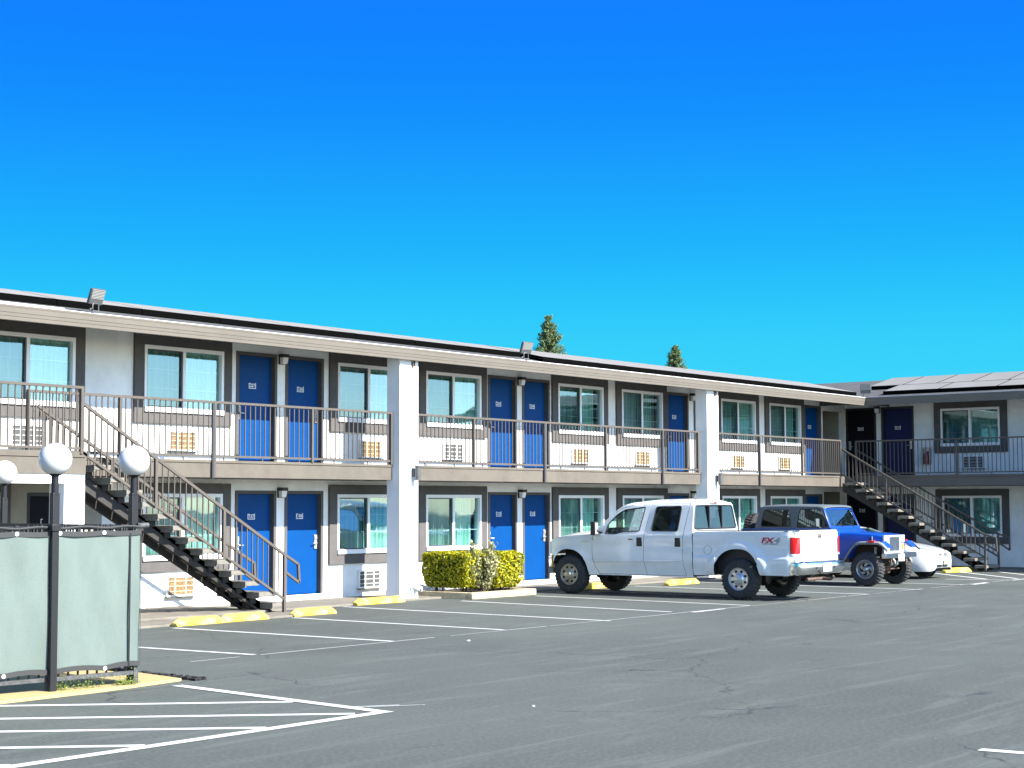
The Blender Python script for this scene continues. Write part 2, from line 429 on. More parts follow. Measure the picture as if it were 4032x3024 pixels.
# ------------------------------------------------------------------ main motel building
bld = thing('motel_building', 'long two-storey white motel block with blue doors, its front in full sun', 'motel', (26, 0, 0))
wing = thing('motel_wing', 'shaded end wing of the motel turned across the right of the lot', 'motel', (44.95, -4, 0))
def Tm(a, d, z): return (a, d, z)
XW = 44.95
def Tw(a, d, z): return (XW + d, -a, z)

ZU, ZL = 3.245, .678          # bottoms of the window surrounds, upper and lower storey
DU, DL = 2.66, .136           # door bottoms
def facade(root, T, a0, a1, z0, z1, ops):
    As = sorted({a0, a1, *[o[0] for o in ops], *[o[1] for o in ops]}); Zs = sorted({z0, z1, *[o[2] for o in ops], *[o[3] for o in ops]})
    mb = MB(T)
    for i in range(len(As) - 1):
        for j in range(len(Zs) - 1):
            ca, cz = (As[i] + As[i + 1]) / 2, (Zs[j] + Zs[j + 1]) / 2
            if any(o[0] < ca < o[1] and o[2] < cz < o[3] for o in ops): continue
            mb.add([(As[i], 0, Zs[j]), (As[i + 1], 0, Zs[j]), (As[i + 1], 0, Zs[j + 1]), (As[i], 0, Zs[j + 1])], [(0, 1, 2, 3)])
    for x0, x1, q0, q1 in ops:
        D = .16
        mb.add([(x0, 0, q0), (x0, D, q0), (x0, D, q1), (x0, 0, q1)], [(0, 1, 2, 3)]); mb.add([(x1, 0, q0), (x1, D, q0), (x1, D, q1), (x1, 0, q1)], [(3, 2, 1, 0)])
        mb.add([(x0, 0, q1), (x0, D, q1), (x1, D, q1), (x1, 0, q1)], [(0, 1, 2, 3)]); mb.add([(x0, 0, q0), (x0, D, q0), (x1, D, q0), (x1, 0, q0)], [(3, 2, 1, 0)])
    return mb.build('wall', M['stucco'], root, fix=False)

def window(root, T, a, z, W=2.22, H=1.535, seed=0, open_l=0.0, open_r=0.0, surround=True):
    rnd = random.Random(seed)
    f0, f1, b0, b1 = a + .205, a + W - .205, z + .195, z + H - .185
    fr = MB(T)
    fr.box(f0, f1, -.06, .05, b1 - .065, b1); fr.box(f0, f1, -.085, .05, b0, b0 + .085)
    fr.box(f0, f0 + .055, -.06, .05, b0 + .085, b1 - .065); fr.box(f1 - .055, f1, -.06, .05, b0 + .085, b1 - .065)
    mu = f0 + (f1 - f0) * .475
    fr.box(mu, mu + .065, -.052, .045, b0 + .085, b1 - .065)
    w = fr.build('window', M['white'], root)
    if surround:
        s = MB(T)
        s.box(a, a + W, -.05, .0, z + H - .185, z + H); s.box(a, a + W, -.05, .0, z, z + .195)
        s.box(a, f0, -.05, 0, z + .195, z + H - .185); s.box(f1, a + W, -.05, 0, z + .195, z + H - .185)
        s.build('surround', M['taupe'], w)
    L0, L1, R0, R1 = f0 + .055, mu, mu + .065, f1 - .055; c0, c1 = b0 + .085, b1 - .065
    sf = MB(T)
    sf.box(L0, L1, -.04, -.02, c1 - .022, c1); sf.box(L0, L1, -.04, -.02, c0, c0 + .022)
    sf.box(L0, L0 + .022, -.04, -.02, c0 + .022, c1 - .022); sf.box(L1 - .028, L1, -.04, -.02, c0 + .022, c1 - .022)
    sf.build('insect_screen', M['screen'], w)
    for (p0, p1, mt, d) in ((L0, L1, 'screenglass', -.005), (R0, R1, 'glass', .012)):
        q = MB(T); q.add([(p0, d, c0), (p1, d, c0), (p1, d, c1), (p0, d, c1)], [(0, 1, 2, 3)]); q.build('pane', M[mt], w, fix=False)
    gr = MB(T)
    for p0, p1 in ((L0, L1), (R0, R1)):
        for k in (1, 2):
            x = p0 + (p1 - p0) * k / 3; gr.box(x - .006, x + .006, .022, .03, c0, c1)
            y = c0 + (c1 - c0) * k / 3; gr.box(p0, p1, .0235, .0285, y - .007, y + .007)
    gr.build('glazing_grid', M['white'], w)
    cu = MB(T); ph = rnd.uniform(0, 6)
    for p0, p1 in ((L0 - .02 + open_l, mu + .03), (mu + .035, R1 + .02 - open_r)):
        n = 70; rows = [[], []]; acc = ph
        for i in range(n + 1):
            x = p0 + (p1 - p0) * i / n
            acc += (p1 - p0) / n * rnd.uniform(26, 70)
            d = .15 + .035 * math.sin(acc) + .012 * math.sin(acc * 2.3)
            rows[0].append((x, d, c0 - .02)); rows[1].append((x + .01 * math.sin(acc), d * .9, c1 + .02))
        cu.grid(rows)
    cu.build('curtain', M['curtain'], w, fix=False)
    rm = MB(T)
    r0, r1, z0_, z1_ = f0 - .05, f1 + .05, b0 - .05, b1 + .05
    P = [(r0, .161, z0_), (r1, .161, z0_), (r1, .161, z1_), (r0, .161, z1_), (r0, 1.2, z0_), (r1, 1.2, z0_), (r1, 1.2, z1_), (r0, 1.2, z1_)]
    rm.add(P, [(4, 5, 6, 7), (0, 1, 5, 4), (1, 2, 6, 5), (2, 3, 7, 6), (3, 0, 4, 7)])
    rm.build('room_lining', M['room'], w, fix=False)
    return w, (f0, f1, b0, b1)

def door(root, T, a, z, num, handle='R', paint='blue', W=1.02, H=2.09):
    op = (a + .01, a + W - .01, z, z + H - .01)
    lf = MB(T); lf.box(a + .065, a + W - .065, .085, .125, z + .005, z + H - .06)
    d = lf.build('door', M[paint], root, bevel=.004)
    fr = MB(T)
    fr.box(a, a + W, -.018, .14, z + H - .06, z + H); fr.box(a, a + .062, -.018, .14, z, z + H - .06); fr.box(a + W - .062, a + W, -.018, .14, z, z + H - .06)
    fr.build('door_frame', M['taupe'] if paint == 'blue' else M['mail'], d)
    th = MB(T); th.box(a - .0, a + W, -.05, .14, z - .1, z); th.build('threshold', M['stucco'], d)
    px, pz = a + W * .47, z + 1.475
    pl = MB(T)
    w2, h2, t = .088, .05, .013
    pl.box(px - w2, px + w2, .078, .086, pz - h2, pz - h2 + t); pl.box(px - w2, px - w2 + t, .078, .086, pz - h2 + t, pz + h2); pl.box(px + w2 - t, px + w2, .078, .086, pz - h2 + t, pz + h2 + .006)
    pl.box(px - w2 + t, px - w2 + 3.2 * t, .078, .086, pz + h2 - t, pz + h2)
    vs, fs = text(num, .085, 0, .002)
    pl.mesh([(px + x, .077, pz + .008 + y) for x, y, _ in vs], fs)
    pl.build('number_plate', M['white'], d)
    hx = a + W - .125 if handle == 'R' else a + .125
    hd = MB(T); hd.box(hx - .035, hx + .035, .06, .086, z + .85, z + 1.12)
    hd.box(hx - .028, hx + .028, .045, .06, z + 1.03, z + 1.10)
    s = -1 if handle == 'R' else 1
    hd.tube([(hx, .06, z + .96), (hx, .02, z + .96), (hx + s * .11, .015, z + .955)], .012, 8)
    hd.build('handle', M['chrome'], d, bevel=.004)
    return d, op

ops = []
random.seed(21)
wins_u = [14.98, 18.24, 23.005, 25.62, 30.23, 32.82, 37.46, 40.04]
for i, a in enumerate(wins_u):
    w, op = window(bld, Tm, a, ZU, seed=i, open_l=(.12 if i == 6 else 0), open_r=(.0, .0, .0, .0, .16, .22, .0, .1)[i]); ops.append(op)
    w, op = window(bld, Tm, a if i else 13.58, ZL, seed=40 + i, open_l=(.0 if i != 3 else .25), open_r=(.12 if i in (3, 4) else 0)); ops.append(op)
for a, n, h in [(20.60, '27', 'L'), (21.84, '26', 'R'), (27.92, '25', 'L'), (29.14, '24', 'R'), (35.09, '23', 'L'), (36.37, '22', 'R'), (42.33, '21', 'L')]:
    d, op = door(bld, Tm, a, DU - .13 + .02, '2' + n, h, H=2.09); ops.append(op)
    d, op = door(bld, Tm, a, DL, '1' + n, h, H=1.955); ops.append(op)
for a, n, h in [(12.05, '29', 'L'), (13.30, '28', 'R')]:
    d, op = door(bld, Tm, a, DU - .13 + .02, '2' + n, h, H=2.09); ops.append(op)
for z in (ZU, ZL):
    w, op = window(bld, Tm, 9.45, z, seed=91 + int(z)); ops.append(op)
# dark service door in the recess under the landing
d, op = door(bld, Tm, 16.12, DL - .05, '', 'R', 'navy', W=.92, H=1.95); ops.append(op)
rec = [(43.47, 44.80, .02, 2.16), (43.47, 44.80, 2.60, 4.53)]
facade(bld, Tm, 5, 44.95, 0, 5.0, ops + rec)
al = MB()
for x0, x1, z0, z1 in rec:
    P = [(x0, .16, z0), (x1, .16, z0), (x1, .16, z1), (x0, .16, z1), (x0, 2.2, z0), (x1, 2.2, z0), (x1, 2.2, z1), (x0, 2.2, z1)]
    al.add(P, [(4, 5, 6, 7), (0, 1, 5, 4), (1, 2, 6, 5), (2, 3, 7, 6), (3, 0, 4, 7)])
al.build('corner_passage', M['porch'], bld, fix=False)  # darker than the stucco: the passage's shade is put into its colour

sl = MB()
sl.box(15.5, 23.57, -1.15, -.002, 2.295, 2.535); sl.box(15.5, 23.585, -1.165, -.002, 2.545, 2.59); sl.box(15.5, 23.56, -1.13, -.002, 2.534, 2.546)
sl.box(24.1, 34.80, -1.15, -.002, 2.295, 2.535); sl.box(24.1, 34.83, -1.165, -.002, 2.545, 2.59); sl.box(24.1, 34.8, -1.13, -.002, 2.534, 2.546)
sl.box(23.57, 24.1, -1.0, -.002, 2.30, 2.585); sl.box(34.83, 35.36, -1.0, -.002, 2.30, 2.585)
sl.box(35.36, 42.30, -1.15, -.002, 2.295, 2.535); sl.box(35.36, 42.32, -1.165, -.002, 2.545, 2.59); sl.box(35.36, 42.29, -1.13, -.002, 2.534, 2.546)
sl.box(42.32, 44.94, -1.0, -.002, 2.30, 2.585)
sl.build('balcony_slab', M['slab'], bld)
pf = MB()
pf.box(5, 15.50, -2.32, -.003, 2.29, 2.53); pf.box(5, 15.515, -2.335, -.003, 2.54, 2.625); pf.box(5, 15.49, -2.30, -.003, 2.529, 2.541)
pf.build('landing_slab', M['slab'], bld)
bm_ = MB(); bm_.box(5, 15.5, -2.30, -2.0, 2.15, 2.29); bm_.build('landing_beam', M['pillar'], bld)
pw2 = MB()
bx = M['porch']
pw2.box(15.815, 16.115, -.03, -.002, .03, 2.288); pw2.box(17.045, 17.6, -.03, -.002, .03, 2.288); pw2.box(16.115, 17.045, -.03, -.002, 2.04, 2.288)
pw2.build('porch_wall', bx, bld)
for x in (15.13, 9.2):
    pm = MB(); pm.box(x, x + .37, -2.305, -1.95, .03, 2.15); pm.build('landing_pillar', M['pillar'], bld)
for x in (23.57, 34.82):
    pm = MB(); pm.box(x, x + .535, -1.35, -1.01, .0, 4.66)
    pp = pm.build('pillar', M['pillar'], bld, bevel=.012)
    bk = MB(); bk.box(x + .33, x + .345, -1.40, -1.35, 4.46, 4.6); bk.box(x + .375, x + .39, -1.40, -1.35, 4.49, 4.6); bk.build('bracket', M['fascia'], pp)

roof = MB()
SL = .22
RY, RW = 1.55, 46.52
def zr(t): return 4.825 + SL * t
fn = lambda p, q, d: (d, p, q)
roof.prism([(-1.41, zr(.09)), (RY, zr(RY + 1.5)), (6.2, zr(RY + 1.5) - SL * 4.65), (6.2, zr(RY + 1.5) - SL * 4.65 - .2), (RY, zr(RY + 1.5) - .2), (-1.41, zr(.09) - .2)], fn, 4, 45.6)
ro = roof.build('roof', [M['shingle']], bld)
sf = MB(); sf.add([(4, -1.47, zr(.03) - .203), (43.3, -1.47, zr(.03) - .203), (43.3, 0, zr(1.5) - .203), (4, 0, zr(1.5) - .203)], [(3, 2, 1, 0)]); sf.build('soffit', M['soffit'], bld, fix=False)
def gutter(T, a0, a1, root, m0=0, m1=0):
    mb = MB(T)
    prof = [(-1.40, 4.60), (-1.478, 4.60), (-1.482, 4.655), (-1.488, 4.657), (-1.494, 4.71), (-1.500, 4.712), (-1.506, 4.78), (-1.512, 4.80), (-1.513, 4.822), (-1.40, 4.822)]
    n = len(prof)
    A = [(a0 + m0 * (-1.5 - p), p, q) for p, q in prof]; B = [(a1 + m1 * (-1.5 - p), p, q) for p, q in prof]
    mb.add(A + B, [(i, (i + 1) % n, n + (i + 1) % n, n + i) for i in range(n)])
    mb.add(A, [tuple(range(n))]); mb.add(B, [tuple(reversed(range(n)))])
    gt = mb.build('gutter', M['fascia'], root)
    e = MB(T); e.box(a0, a1, -1.518, -1.400, 4.8225, 4.831); e.build('drip_edge', M['white'], gt)
gutter(Tm, 4, 43.2, bld, 0, 0)
# ------------------------------------------------------------------ wing
wops = []
for i, (a, z) in enumerate([(2.80, ZU), (2.80, ZL), (8.4, ZU), (8.4, ZL)]):
    w, op = window(wing, Tw, a, z, W=2.16, H=1.46 if z > 1 else 1.535, seed=70 + i); wops.append(op)
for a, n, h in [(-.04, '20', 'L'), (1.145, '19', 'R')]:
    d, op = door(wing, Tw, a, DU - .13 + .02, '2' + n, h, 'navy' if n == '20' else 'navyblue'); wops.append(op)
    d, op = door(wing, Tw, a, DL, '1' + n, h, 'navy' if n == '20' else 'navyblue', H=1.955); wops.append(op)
facade(wing, Tw, 0, 14, 0, 5.0, wops)
ws = MB(Tw)
ws.box(1.15, 14, -1.80, -.002, 2.295, 2.535); ws.box(1.15, 14, -1.815, -.002, 2.545, 2.605); ws.box(1.15, 14, -1.78, -.002, 2.534, 2.546)
ws.build('balcony_slab', M['slab'], wing)
wr = MB()
fnw = lambda p, q, d: (p, d, q)
wr.prism([(43.29, zr(.09)), (RW, zr(RW - 43.2)), (50, zr(RW - 43.2) - SL * 3.5), (50, zr(RW - 43.2) - SL * 3.5 - .2), (RW, zr(RW - 43.2) - .2), (43.29, zr(.09) - .2)], fnw, -14, 7)
wr.build('roof', M['shingle_w'], wing)
# wing gutter: same profile, front at X = 43.2
def Tg(a, d, z): return (43.2 + (d + 1.5), -a, z)
gutter(Tg, 1.5, 14, wing)
# ------------------------------------------------------------------ railings
def railing(T, a0, a1, d, posts, label, drops=(), zb=2.64, zt=3.60, group='balcony railings along the upper walkway'):
    p = T(( a0 + a1) / 2, d, 2.59)
    r = thing('balcony_railing', label, 'railing', p, group)
    t = MB(T); t.box(a0, a1, d - .028, d + .022, zt - .04, zt); t.build('top_rail', M['steel'], r)
    t = MB(T); t.box(a0, a1, d - .016, d + .012, zb, zb + .035); t.build('bottom_rail', M['steel'], r)
    b = MB(T); n = int((a1 - a0) / .118)
    for i in range(1, n):
        x = a0 + (a1 - a0) * i / n
        b.box(x - .0085, x + .0085, d - .0095, d + .0075, zb + .034, zt - .039)
    b.build('balusters', M['steel'], r)
    for x in posts:
        q = MB(T); low = 2.30 if x in drops else 2.59
        q.box(x - .024, x + .024, d - .034, d + .024, low, zt - .0395)
        if x in drops: q.box(x - .075, x - .03, d - .05, d - .012, low - .02, zt - .05, 1)
        q.build('post', [M['steel'], M['darkmetal']], r)
    if True:
        k = MB(T); x = a0 + .4
        while x < a1: k.box(x - .01, x + .01, d - .009, d + .007, 2.59, zb + .001); x += .9
        k.build('foot', M['steel'], r)
    return r
railing(Tm, 15.28, 23.55, -1.15, [15.30, 17.05, 19.06, 21.40, 23.53], 'brown balcony railing behind the near staircase, left of the nearer white pillar', drops=(19.06,))
railing(Tm, 24.12, 34.78, -1.15, [24.14, 26.03, 28.45, 30.73, 33.10, 34.68], 'brown balcony railing between the two white pillars, above the pickup', drops=(28.45, 33.10))
railing(Tm, 35.38, 42.28, -1.15, [35.4, 37.72, 40.02, 42.26], 'brown balcony railing from the farther white pillar to the far staircase', drops=(37.72,))
railing(Tm, 5.0, 15.43, -2.32, [13.2, 15.40], 'brown railing round the landing at the head of the near staircase', zb=2.655)
Twr = lambda a, d, z: (43.15 + (d + 1.15), -a, z)
railing(Twr, 1.19, 13.5, -1.15, [1.21, 4.21, 7.2, 10.2, 13.3], 'shaded dark railing along the upper walkway of the end wing')

# ------------------------------------------------------------------ staircases
def staircase(T, name_label, u0, du, sides, rails, lower, loop, posts, ztop, n=13, depth=.31, loc=(0, 0, 0), lit=True):
    s = thing('staircase', name_label, 'staircase', loc, 'outdoor staircases of the motel')
    v0, v1 = sides; mid = (v0 + v1) / 2; tw = .028
    for k in range(1, n + 1):
        b = u0 + du * (k - 1); z = ztop - .186 * k
        t = MB(T)
        t.box(b, b + depth, v0 + .02, v1 - .02, z - .075, z)
        t.box(b - .0, b + .035, v0 + .03, v1 - .03, z - .105, z - .0745)
        td = t.build('tread', M['tread'], s, bevel=.006)
        for w in (mid - .20, mid + .20):
            q = MB(T); q.box(b + .06, b + .17, w - .06, w + .06, z - .20, z - .074); q.build('tread_bracket', M['stairdark'], td)
    ua, ub = u0 - .2, u0 + du * (n - .1)
    za = ztop - .186 + .186 / du * .2 - .13; zb = za - .186 / du * (ub - ua)
    for w in (mid - .22, mid + .16):
        st = MB(T)
        P = []
        for u, z in ((ua, za), (ub, max(zb, .04))):
            P.append((u, z))
        h = .23
        zb2 = zb
        poly = [(ua, za), (ub, zb2), (ub, .05), (ub - .30, .05), (ua, za - h)]
        st.prism(poly, lambda p, q, d: (p, d, q), w, w + .06)
        st.build('stringer', M['stairdark'], s)
    for v in sides:
        (ra, rza), (rb, rzb) = rails; (la, lza), (lb, lzb) = lower
        h = MB(T)
        h.beam((ra, v, rza), (rb, v, rzb), .04, .045)
        path = [(rb, rzb)] + loop
        for (p, q), (p2, q2) in zip(path, path[1:]): h.beam((p, v, q), (p2, v, q2), .04, .042)
        hr = h.build('handrail', M['steel'], s)
        l = MB(T); l.beam((la, v, lza), (lb, v, lzb), .03, .04); l.build('lower_rail', M['steel'], hr)
        b = MB(T); m = int((lb - la) / .118)
        for i in range(1, m):
            u = la + (lb - la) * i / m
            zl = lza + (lzb - lza) * (u - la) / (lb - la); zr_ = rza + (rzb - rza) * (u - ra) / (rb - ra)
            b.box(u - .0085, u + .0085, v - .0085, v + .0085, zl, zr_)
        b.build('balusters', M['steel'], hr)
        for u, lo in posts:
            zr_ = rza + (rzb - rza) * (u - ra) / (rb - ra)
            zl = .04 if lo else (lza + (lzb - lza) * (u - la) / (lb - la) - .04)
            q = MB(T); q.box(u - .024, u + .024, v - .024, v + .024, zl, zr_ - .01); q.build('post', M['steel'], hr)
    return s
staircase(Tm, 'steep sunlit staircase with open treads coming down behind the globe lamps', 15.67, .307, (-2.32, -1.24),
          ((15.42, 3.35), (19.60, .995)), ((15.42, 2.62), (19.58, .262)), [(19.92, .825), (19.945, .51), (19.62, .70)],
          [(16.83, 0), (18.24, 0), (19.60, 1)], 2.62, loc=(17.5, -1.8, .03))
Ts2 = lambda a, d, z: (42.30 + d, -a, z)
staircase(Ts2, 'far staircase with bright treads in front of the shaded end wing', 1.27, .31, (0.0, .92),
          ((1.15, 3.36), (5.28, .995)), ((1.15, 2.645), (5.27, .40)), [(5.60, .90), (5.62, .56), (5.31, .75)],
          [(2.5, 0), (3.92, 0), (5.30, 1)], 2.59, depth=.33, loc=(42.8, -3.2, .04))

# ------------------------------------------------------------------ through-wall air conditioners
def ac_unit(T, a, z, label, tan, W=.62, H=.355):
    r = thing('air_conditioner', label, 'air conditioner', T(a + W / 2, 0, z), 'air conditioners in the motel walls')
    s = MB(T); s.box(a, a + W, -.05, -.001, z, z + .028); s.box(a, a + W, -.05, -.001, z + H - .028, z + H); s.box(a, a + .03, -.05, -.001, z + .028, z + H - .028); s.box(a + W - .03, a + W, -.05, -.001, z + .028, z + H - .028)
    s.build('sleeve', M['stucco'], r)
    c = MB(T); c.box(a + .03, a + W - .03, -.035, -.002, z + .028, z + H - .028)
    cc = c.build('core', M['actan' if tan else 'accore'], r)
    g = MB(T)
    for k in range(1, 4): y = z + H * k / 4; g.box(a + .03, a + W - .03, -.046, -.0355, y - .005, y + .005)
    for x in (.19, .43): g.box(a + x - .014, a + x + .014, -.044, -.0355, z + .028, z + H - .028)
    g.build('grille', M['grille_tan2'] if tan else M['acgrille'], r)
    t = MB(T); t.box(a - .02, a + W + .02, -.085, -.001, z - .018, z - .002); t.build('drip_tray', M['slab'], r)
    return r
M['grille_tan2'] = mat('grille_cream', (.60, .50, .32), .5)
for a, z, l, t in [(15.78, 2.775, 'grey air conditioner grille upstairs behind the landing railing, leftmost of all', 0),
                   (19.02, 2.775, 'tan air conditioner grille upstairs just above the right-hand globe lamp', 1),
                   (23.86, 2.745, 'tan air conditioner grille upstairs half in the shadow of the nearer pillar', 1),
                   (26.40, 2.755, 'grey air conditioner grille upstairs just right of the nearer pillar', 0),
                   (30.98, 2.765, 'tan air conditioner upstairs under the window right of door 224', 1),
                   (33.62, 2.765, 'tan air conditioner upstairs under the window left of door 223', 1),
                   (38.22, 2.765, 'tan air conditioner upstairs in the first window bay past the farther pillar', 1),
                   (40.82, 2.765, 'tan air conditioner upstairs under the last window before the corner', 1),
                   (19.00, .24, 'tan air conditioner at ground level under the near staircase', 1),
                   (23.83, .185, 'grey air conditioner at ground level left of the nearer pillar', 0)]:
    ac_unit(Tm, a, z, l, t)
ac_unit(Tw, 3.64, 2.80, 'dark grey air conditioner grille under the upper window of the shaded wing', 0)

# ------------------------------------------------------------------ lamps on the walls
def wall_lamp(T, a, z, label):
    r = thing('wall_lamp', label, 'wall lamp', T(a, 0, z), 'door lamps of the motel')
    h = MB(T); h.box(a - .075, a + .075, -.15, -.001, z - .06, z); h.box(a - .07, a + .07, -.035, -.001, z - .19, z - .06); h.build('housing', M['mail'], r, bevel=.005)
    s = MB(T); s.hexa([(a - .058, -.11, z - .18), (a + .058, -.11, z - .18), (a + .058, -.036, z - .18), (a - .058, -.036, z - .18), (a - .065, -.135, z - .062), (a + .065, -.135, z - .062), (a + .065, -.036, z - .062), (a - .065, -.036, z - .062)])
    s.build('shade', M['white'], r, bevel=.004)
for a, z, l in [(21.73, 4.65, 'small door lamp upstairs between doors 227 and 226'), (29.04, 4.65, 'small door lamp upstairs between doors 225 and 224'), (36.24, 4.65, 'small door lamp upstairs beside door 223'),
                (21.72, 2.15, 'small door lamp downstairs between doors 127 and 126'), (29.05, 2.15, 'small door lamp downstairs between doors 125 and 124'), (36.24, 2.15, 'small door lamp downstairs just above the pickup roof')]:
    wall_lamp(Tm, a, z, l)
wall_lamp(Tw, 1.05, 4.66, 'small door lamp in the shade between the two dark doors of the wing')
def pillar_lamp(x, label):
    r = thing('pillar_lamp', label, 'wall lamp', (x, -1.35, 2.43), 'cylinder lamps on the pillars')
    c = MB(); c.lathe([(.0, .0), (.058, .0), (.058, .055), (.05, .056), (.05, .065), (.058, .066), (.058, .24), (.05, .241), (.05, .25), (.058, .251), (.058, .285), (.0, .285)], (x, -1.46, 2.29), (0, 0, 1), 20)
    c.build('cylinder', M['flood'], r)
    b = MB(); b.box(x - .045, x + .045, -1.40, -1.351, 2.36, 2.52); b.build('back_plate', M['darkmetal'], r)
pillar_lamp(23.96, 'grey cylinder lamp on the nearer white pillar')
pillar_lamp(35.22, 'grey cylinder lamp on the farther white pillar')
dp = thing('conduit', 'thin white pipe standing against the foot of the nearer pillar', 'pipe', (23.78, -1.38, .0))
c = MB(); c.tube([(23.78, -1.38, .0), (23.78, -1.38, 1.2)], .018, 10); c.build('pipe', M['white'], dp)
ob = thing('outlet_box', 'white metal outlet hood at the foot of the nearer pillar by the hedge', 'outlet box', (24.0, -1.4, .05))
c = MB(); c.hexa([(23.87, -1.46, .24), (24.10, -1.46, .16), (24.10, -1.352, .16), (23.87, -1.352, .24), (23.87, -1.46, .31), (24.10, -1.46, .25), (24.10, -1.352, .25), (23.87, -1.352, .31)]); c.build('hood', M['white'], ob)
c = MB(); c.box(23.88, 23.91, -1.40, -1.36, .02, .24); c.box(24.0, 24.03, -1.40, -1.36, .02, .19); c.build('leg', M['white'], ob)
c = MB(); c.box(24.03, 24.07, -1.463, -1.459, .175, .215); c.build('opening', M['black'], ob)
ex = thing('extinguisher_cabinet', 'fire extinguisher cabinet on the upper wall of the shaded wing', 'fire extinguisher', (44.95, -2.57, 2.9))
c = MB(Tw); c.box(2.45, 2.69, -.12, -.10, 2.905, 2.935); c.box(2.45, 2.69, -.12, -.10, 3.39, 3.42); c.box(2.45, 2.475, -.12, -.001, 2.935, 3.39); c.box(2.665, 2.69, -.12, -.001, 2.935, 3.39); c.box(2.475, 2.665, -.02, -.001, 2.935, 3.39); c.build('case', M['steelwheel'], ex)
c = MB(Tw); c.lathe([(0, 0), (.055, .0), (.06, .02), (.06, .27), (.03, .32), (.02, .36), (0, .36)], (2.57, -.075, 2.95), (0, 0, 1), 16); c.build('cylinder', M['redext'], ex)

# ------------------------------------------------------------------ solar panels
PT = lambda y: 4.935 + SL * (y + 1.5)
def solar(Tp, a0, a1, y0, y1, label, group, skirt):
    p = Tp((a0 + a1) / 2, y0, PT(y0))
    r = thing('solar_panel', label, 'solar panel', p, group)
    def Q(a, y, h): return Tp(a, y, PT(y) + h)
    def slab(mb, x0, x1, q0, q1, h0, h1):
        P = [Q(x0, q0, h0), Q(x1, q0, h0), Q(x1, q1, h0), Q(x0, q1, h0), Q(x0, q0, h1), Q(x1, q0, h1), Q(x1, q1, h1), Q(x0, q1, h1)]
        mb.hexa(P)
    f = MB(); slab(f, a0, a1, y0, y1, -.04, 0); f.build('frame', M['panelframe'], r)
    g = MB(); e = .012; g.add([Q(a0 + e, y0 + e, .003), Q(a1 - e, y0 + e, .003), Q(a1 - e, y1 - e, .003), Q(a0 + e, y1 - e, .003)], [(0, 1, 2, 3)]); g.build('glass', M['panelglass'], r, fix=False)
    if skirt:
        s = MB(); zt = PT(y0); s.hexa([Tp(a0, y0 - .006, zt - .100), Tp(a1, y0 - .006, zt - .100), Tp(a1, y0 + .02, zt - .092), Tp(a0, y0 + .02, zt - .092), Tp(a0, y0 - .006, zt - .006), Tp(a1, y0 - .006, zt - .006), Tp(a1, y0 + .02, zt - .041), Tp(a0, y0 + .02, zt - .041)])
        s.build('skirt', M['panelframe'], r)
x = 9.2
while x < 27.6:
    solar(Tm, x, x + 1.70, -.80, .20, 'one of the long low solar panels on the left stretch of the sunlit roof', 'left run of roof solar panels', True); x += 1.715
x = 28.15
while x < 42.0:
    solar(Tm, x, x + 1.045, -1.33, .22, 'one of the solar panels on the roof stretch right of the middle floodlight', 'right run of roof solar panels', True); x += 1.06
Tpw = lambda a, y, z: (43.2 + (y + 1.5), -a, z)
a = 1.9
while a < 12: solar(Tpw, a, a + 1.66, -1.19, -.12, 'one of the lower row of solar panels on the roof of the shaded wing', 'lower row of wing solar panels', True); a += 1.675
a = .95
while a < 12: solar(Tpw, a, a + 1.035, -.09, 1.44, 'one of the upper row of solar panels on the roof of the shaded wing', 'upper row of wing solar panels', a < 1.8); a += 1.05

# ------------------------------------------------------------------ floodlights
def floodlight(loc, yaw, label, tilt=22, s=1.0):
    r = thing('floodlight', label, 'floodlight', loc, 'floodlights along the eaves')
    Mx = Matrix.Translation(loc) @ Matrix.Rotation(yaw, 4, 'Z')
    H = Mx @ Matrix.Translation((0, -.03, .23 * s)) @ Matrix.Rotation(R(tilt), 4, 'X')
    A = lambda x, y, z: tuple(Mx @ Vector((x * s, y * s, z * s)))
    B = lambda x, y, z: tuple(H @ Vector((x * s, y * s, z * s)))
    h = MB(B); h.box(-.18, .18, -.02, .055, -.12, .20); hd = h.build('head', M['flood'], r, bevel=.018)
    l = MB(B); l.box(-.16, .16, -.027, -.021, .0, .185); l.build('lens', M['lens'], hd)
    l = MB(B)
    for k in range(6): l.box(-.16, .16, -.031, -.0275, .018 + k * .03, .026 + k * .03)
    l.build('louvre', M['flood'], hd)
    y = MB(A); y.tube([(-.075, -.02, .0), (-.075, -.02, .11), (-.05, -.02, .14), (.05, -.02, .14), (.075, -.02, .11), (.075, -.02, 0)], .012, 8); y.box(-.09, .09, -.04, .0, -.02, .0)
    y.build('yoke', M['flood'], r)
    k = MB(A); k.tube([(-.08, -.02, .02), (-.13, -.02, .02), (-.15, -.02, -.0)], .022, 8); k.build('junction', M['mail'], r)
    return r
floodlight((16.24, -1.52, 4.87), R(5), 'grey floodlight on the eave at the upper left', s=.80)
floodlight((27.30, -1.52, 4.87), R(-12), 'grey floodlight on the eave left of the taller conifer', s=.80)
floodlight((43.25, -1.50, 4.85), R(-75), 'small dark-rimmed floodlight on the inner roof corner by the shaded wing', tilt=8, s=.85)
cd = thing('eave_conduit', 'white cable conduit lying along the left part of the roof edge', 'conduit', (14, -1.49, 4.86))
c = MB(); c.tube([(9, -1.47, 4.864), (13.2, -1.47, 4.858), (15.7, -1.47, 4.852)], .010, 8); c.build('tube', M['white'], cd)

